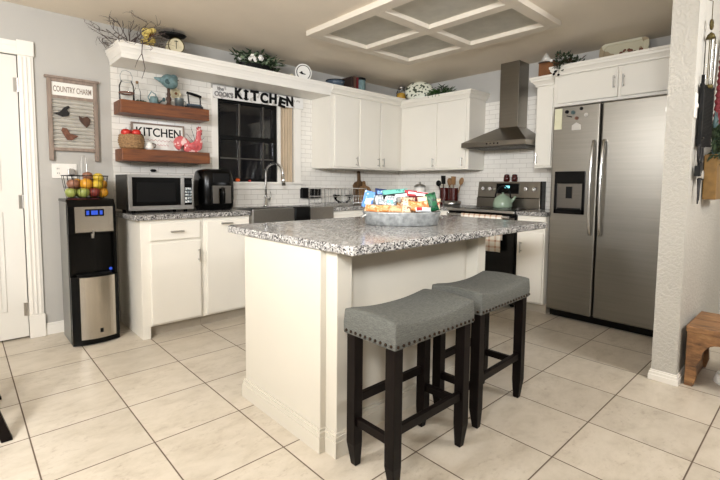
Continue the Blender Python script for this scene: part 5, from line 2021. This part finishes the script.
shears()
t = thing('wall_planter', 'mustard wooden wall planter holding dark green leaves', 'planter', (-.86, YW - .035, 1.09))
m = MB(); m.prism([(-.14, 0), (.14, 0), (.17, .28), (-.15, .28)], 'Y', -.035, .03); obj('planter_box', m, 'mustard', t, bev=.004)
m = MB(); rnd = random.Random(2)
for k in range(200):
    x = rnd.uniform(-.17, .17)
    m.leaf(Vector((x, rnd.uniform(-.05, .02), rnd.uniform(.22, .44))), Vector((rnd.uniform(-1, 1), rnd.uniform(-1, .1), rnd.uniform(-.2, 1))), rnd.uniform(.05, .09), .025)
for v in m.b.verts:
    v.co.y = min(v.co.y, .028)
obj('foliage', m, 'leaf', t)
m = MB()
for k in range(3):
    x = -.08 + .06 * k
    m.tube([(x, 0, .2), (x + .01, 0, .4), (x - .005, 0, .55)], [.006, .009, .003], 6)
    m.ball((x, 0, .48), .02, (.8, .5, 2.4), 10)
obj('dark_stems', m, 'dteal', t)


def bench():
    X0, X1, Y0, Y1 = -1.325, -.90, -4.45, -3.45
    L = (-1.11, -3.95, 0)
    t = thing('rustic_bench', 'rustic reclaimed wood bench with its end against the partition wall', 'bench', L)
    m = MB()
    w3 = (X1 - X0 + .02) / 2
    for k in range(2):
        m.box(X0 - .01 + k * w3, X0 - .014 + (k + 1) * w3, Y0, Y1, .325, .360)
    obj('seat_planks', m, 'rustic', t, world=L, bev=.004)
    for x in (X0, X1 - .03):
        # front board: two legs joined by an apron with rounded brackets
        pts = [(Y1 - .004, .0), (Y1 - .004, .325), (Y0 + .004, .325), (Y0 + .004, 0), (Y0 + .06, 0), (Y0 + .065, .06)]
        for k in range(7):
            a = k * PI / 12
            pts.append((Y0 + .15 - .075 * math.cos(a), .17 + .10 * math.sin(a)))
        for k in range(6, -1, -1):
            a = k * PI / 12
            pts.append((Y1 - .15 + .075 * math.cos(a), .17 + .10 * math.sin(a)))
        pts += [(Y1 - .055, .13), (Y1 - .06, .06), (Y1 - .045, 0)]
        m = MB(); m.prism(pts, 'X', x, x + .03); obj('side_board', m, 'rustic', t, world=L, bev=.003)
    for y in (Y0 + .004, Y1 - .034):
        m = MB(); m.box(X0 + .031, X1 - .031, y, y + .03, 0.0, .324); obj('end_board', m, 'rustic', t, world=L, bev=.003)


bench()
t = thing('pet_bowl', 'pale grey bowl on the floor underneath the rustic bench', 'bowl', (-1.12, -3.66, 0))
m = MB(); m.lathe([(0, .004), (.075, .004), (.085, 0), (.10, .01), (.085, .06), (.08, .06), (.07, .02), (0, .015)], n=28); obj('bowl_body', m, 'white', t, smooth=True)

# dark chair whose leg tip enters the frame at the left
def chair():
    t = thing('dining_chair', 'dark wooden chair with only its splayed leg tip in view at the left', 'chair', (-4.64, -1.28, 0))
    m = MB(); m.box(-.21, .19, -.2, .2, .42, .455); obj('seat', m, 'espresso', t, bev=.01)
    for x, y, dx, dy in ((.17, .15, .12, .11), (.17, -.15, .13, -.09), (-.17, .15, -.08, .08), (-.17, -.15, -.08, -.08)):
        m = MB(); q = []
        for z, h in ((0, .021), (.42, .026)):
            f = 1 - z / .42
            q.append([m.b.verts.new((x + dx * f + a * h, y + dy * f + b * h, z)) for a, b in ((-1, -1), (1, -1), (1, 1), (-1, 1))])
        m.b.faces.new(q[0][::-1]); m.b.faces.new(q[1])
        for j in range(4):
            m.b.faces.new((q[0][j], q[0][(j + 1) % 4], q[1][(j + 1) % 4], q[1][j]))
        obj('leg', m, 'espresso', t, bev=.003)
    m = MB()
    for y in (-.18, .18):
        m.tube([(-.19, y, .455), (-.23, y, .9)], .016, 8)
    for z in (.62, .78, .9):
        m.tube([(-.205 - (z - .455) * .05, -.18, z), (-.205 - (z - .455) * .05, .18, z)], .013, 8)
    obj('backrest', m, 'espresso', t)


chair()
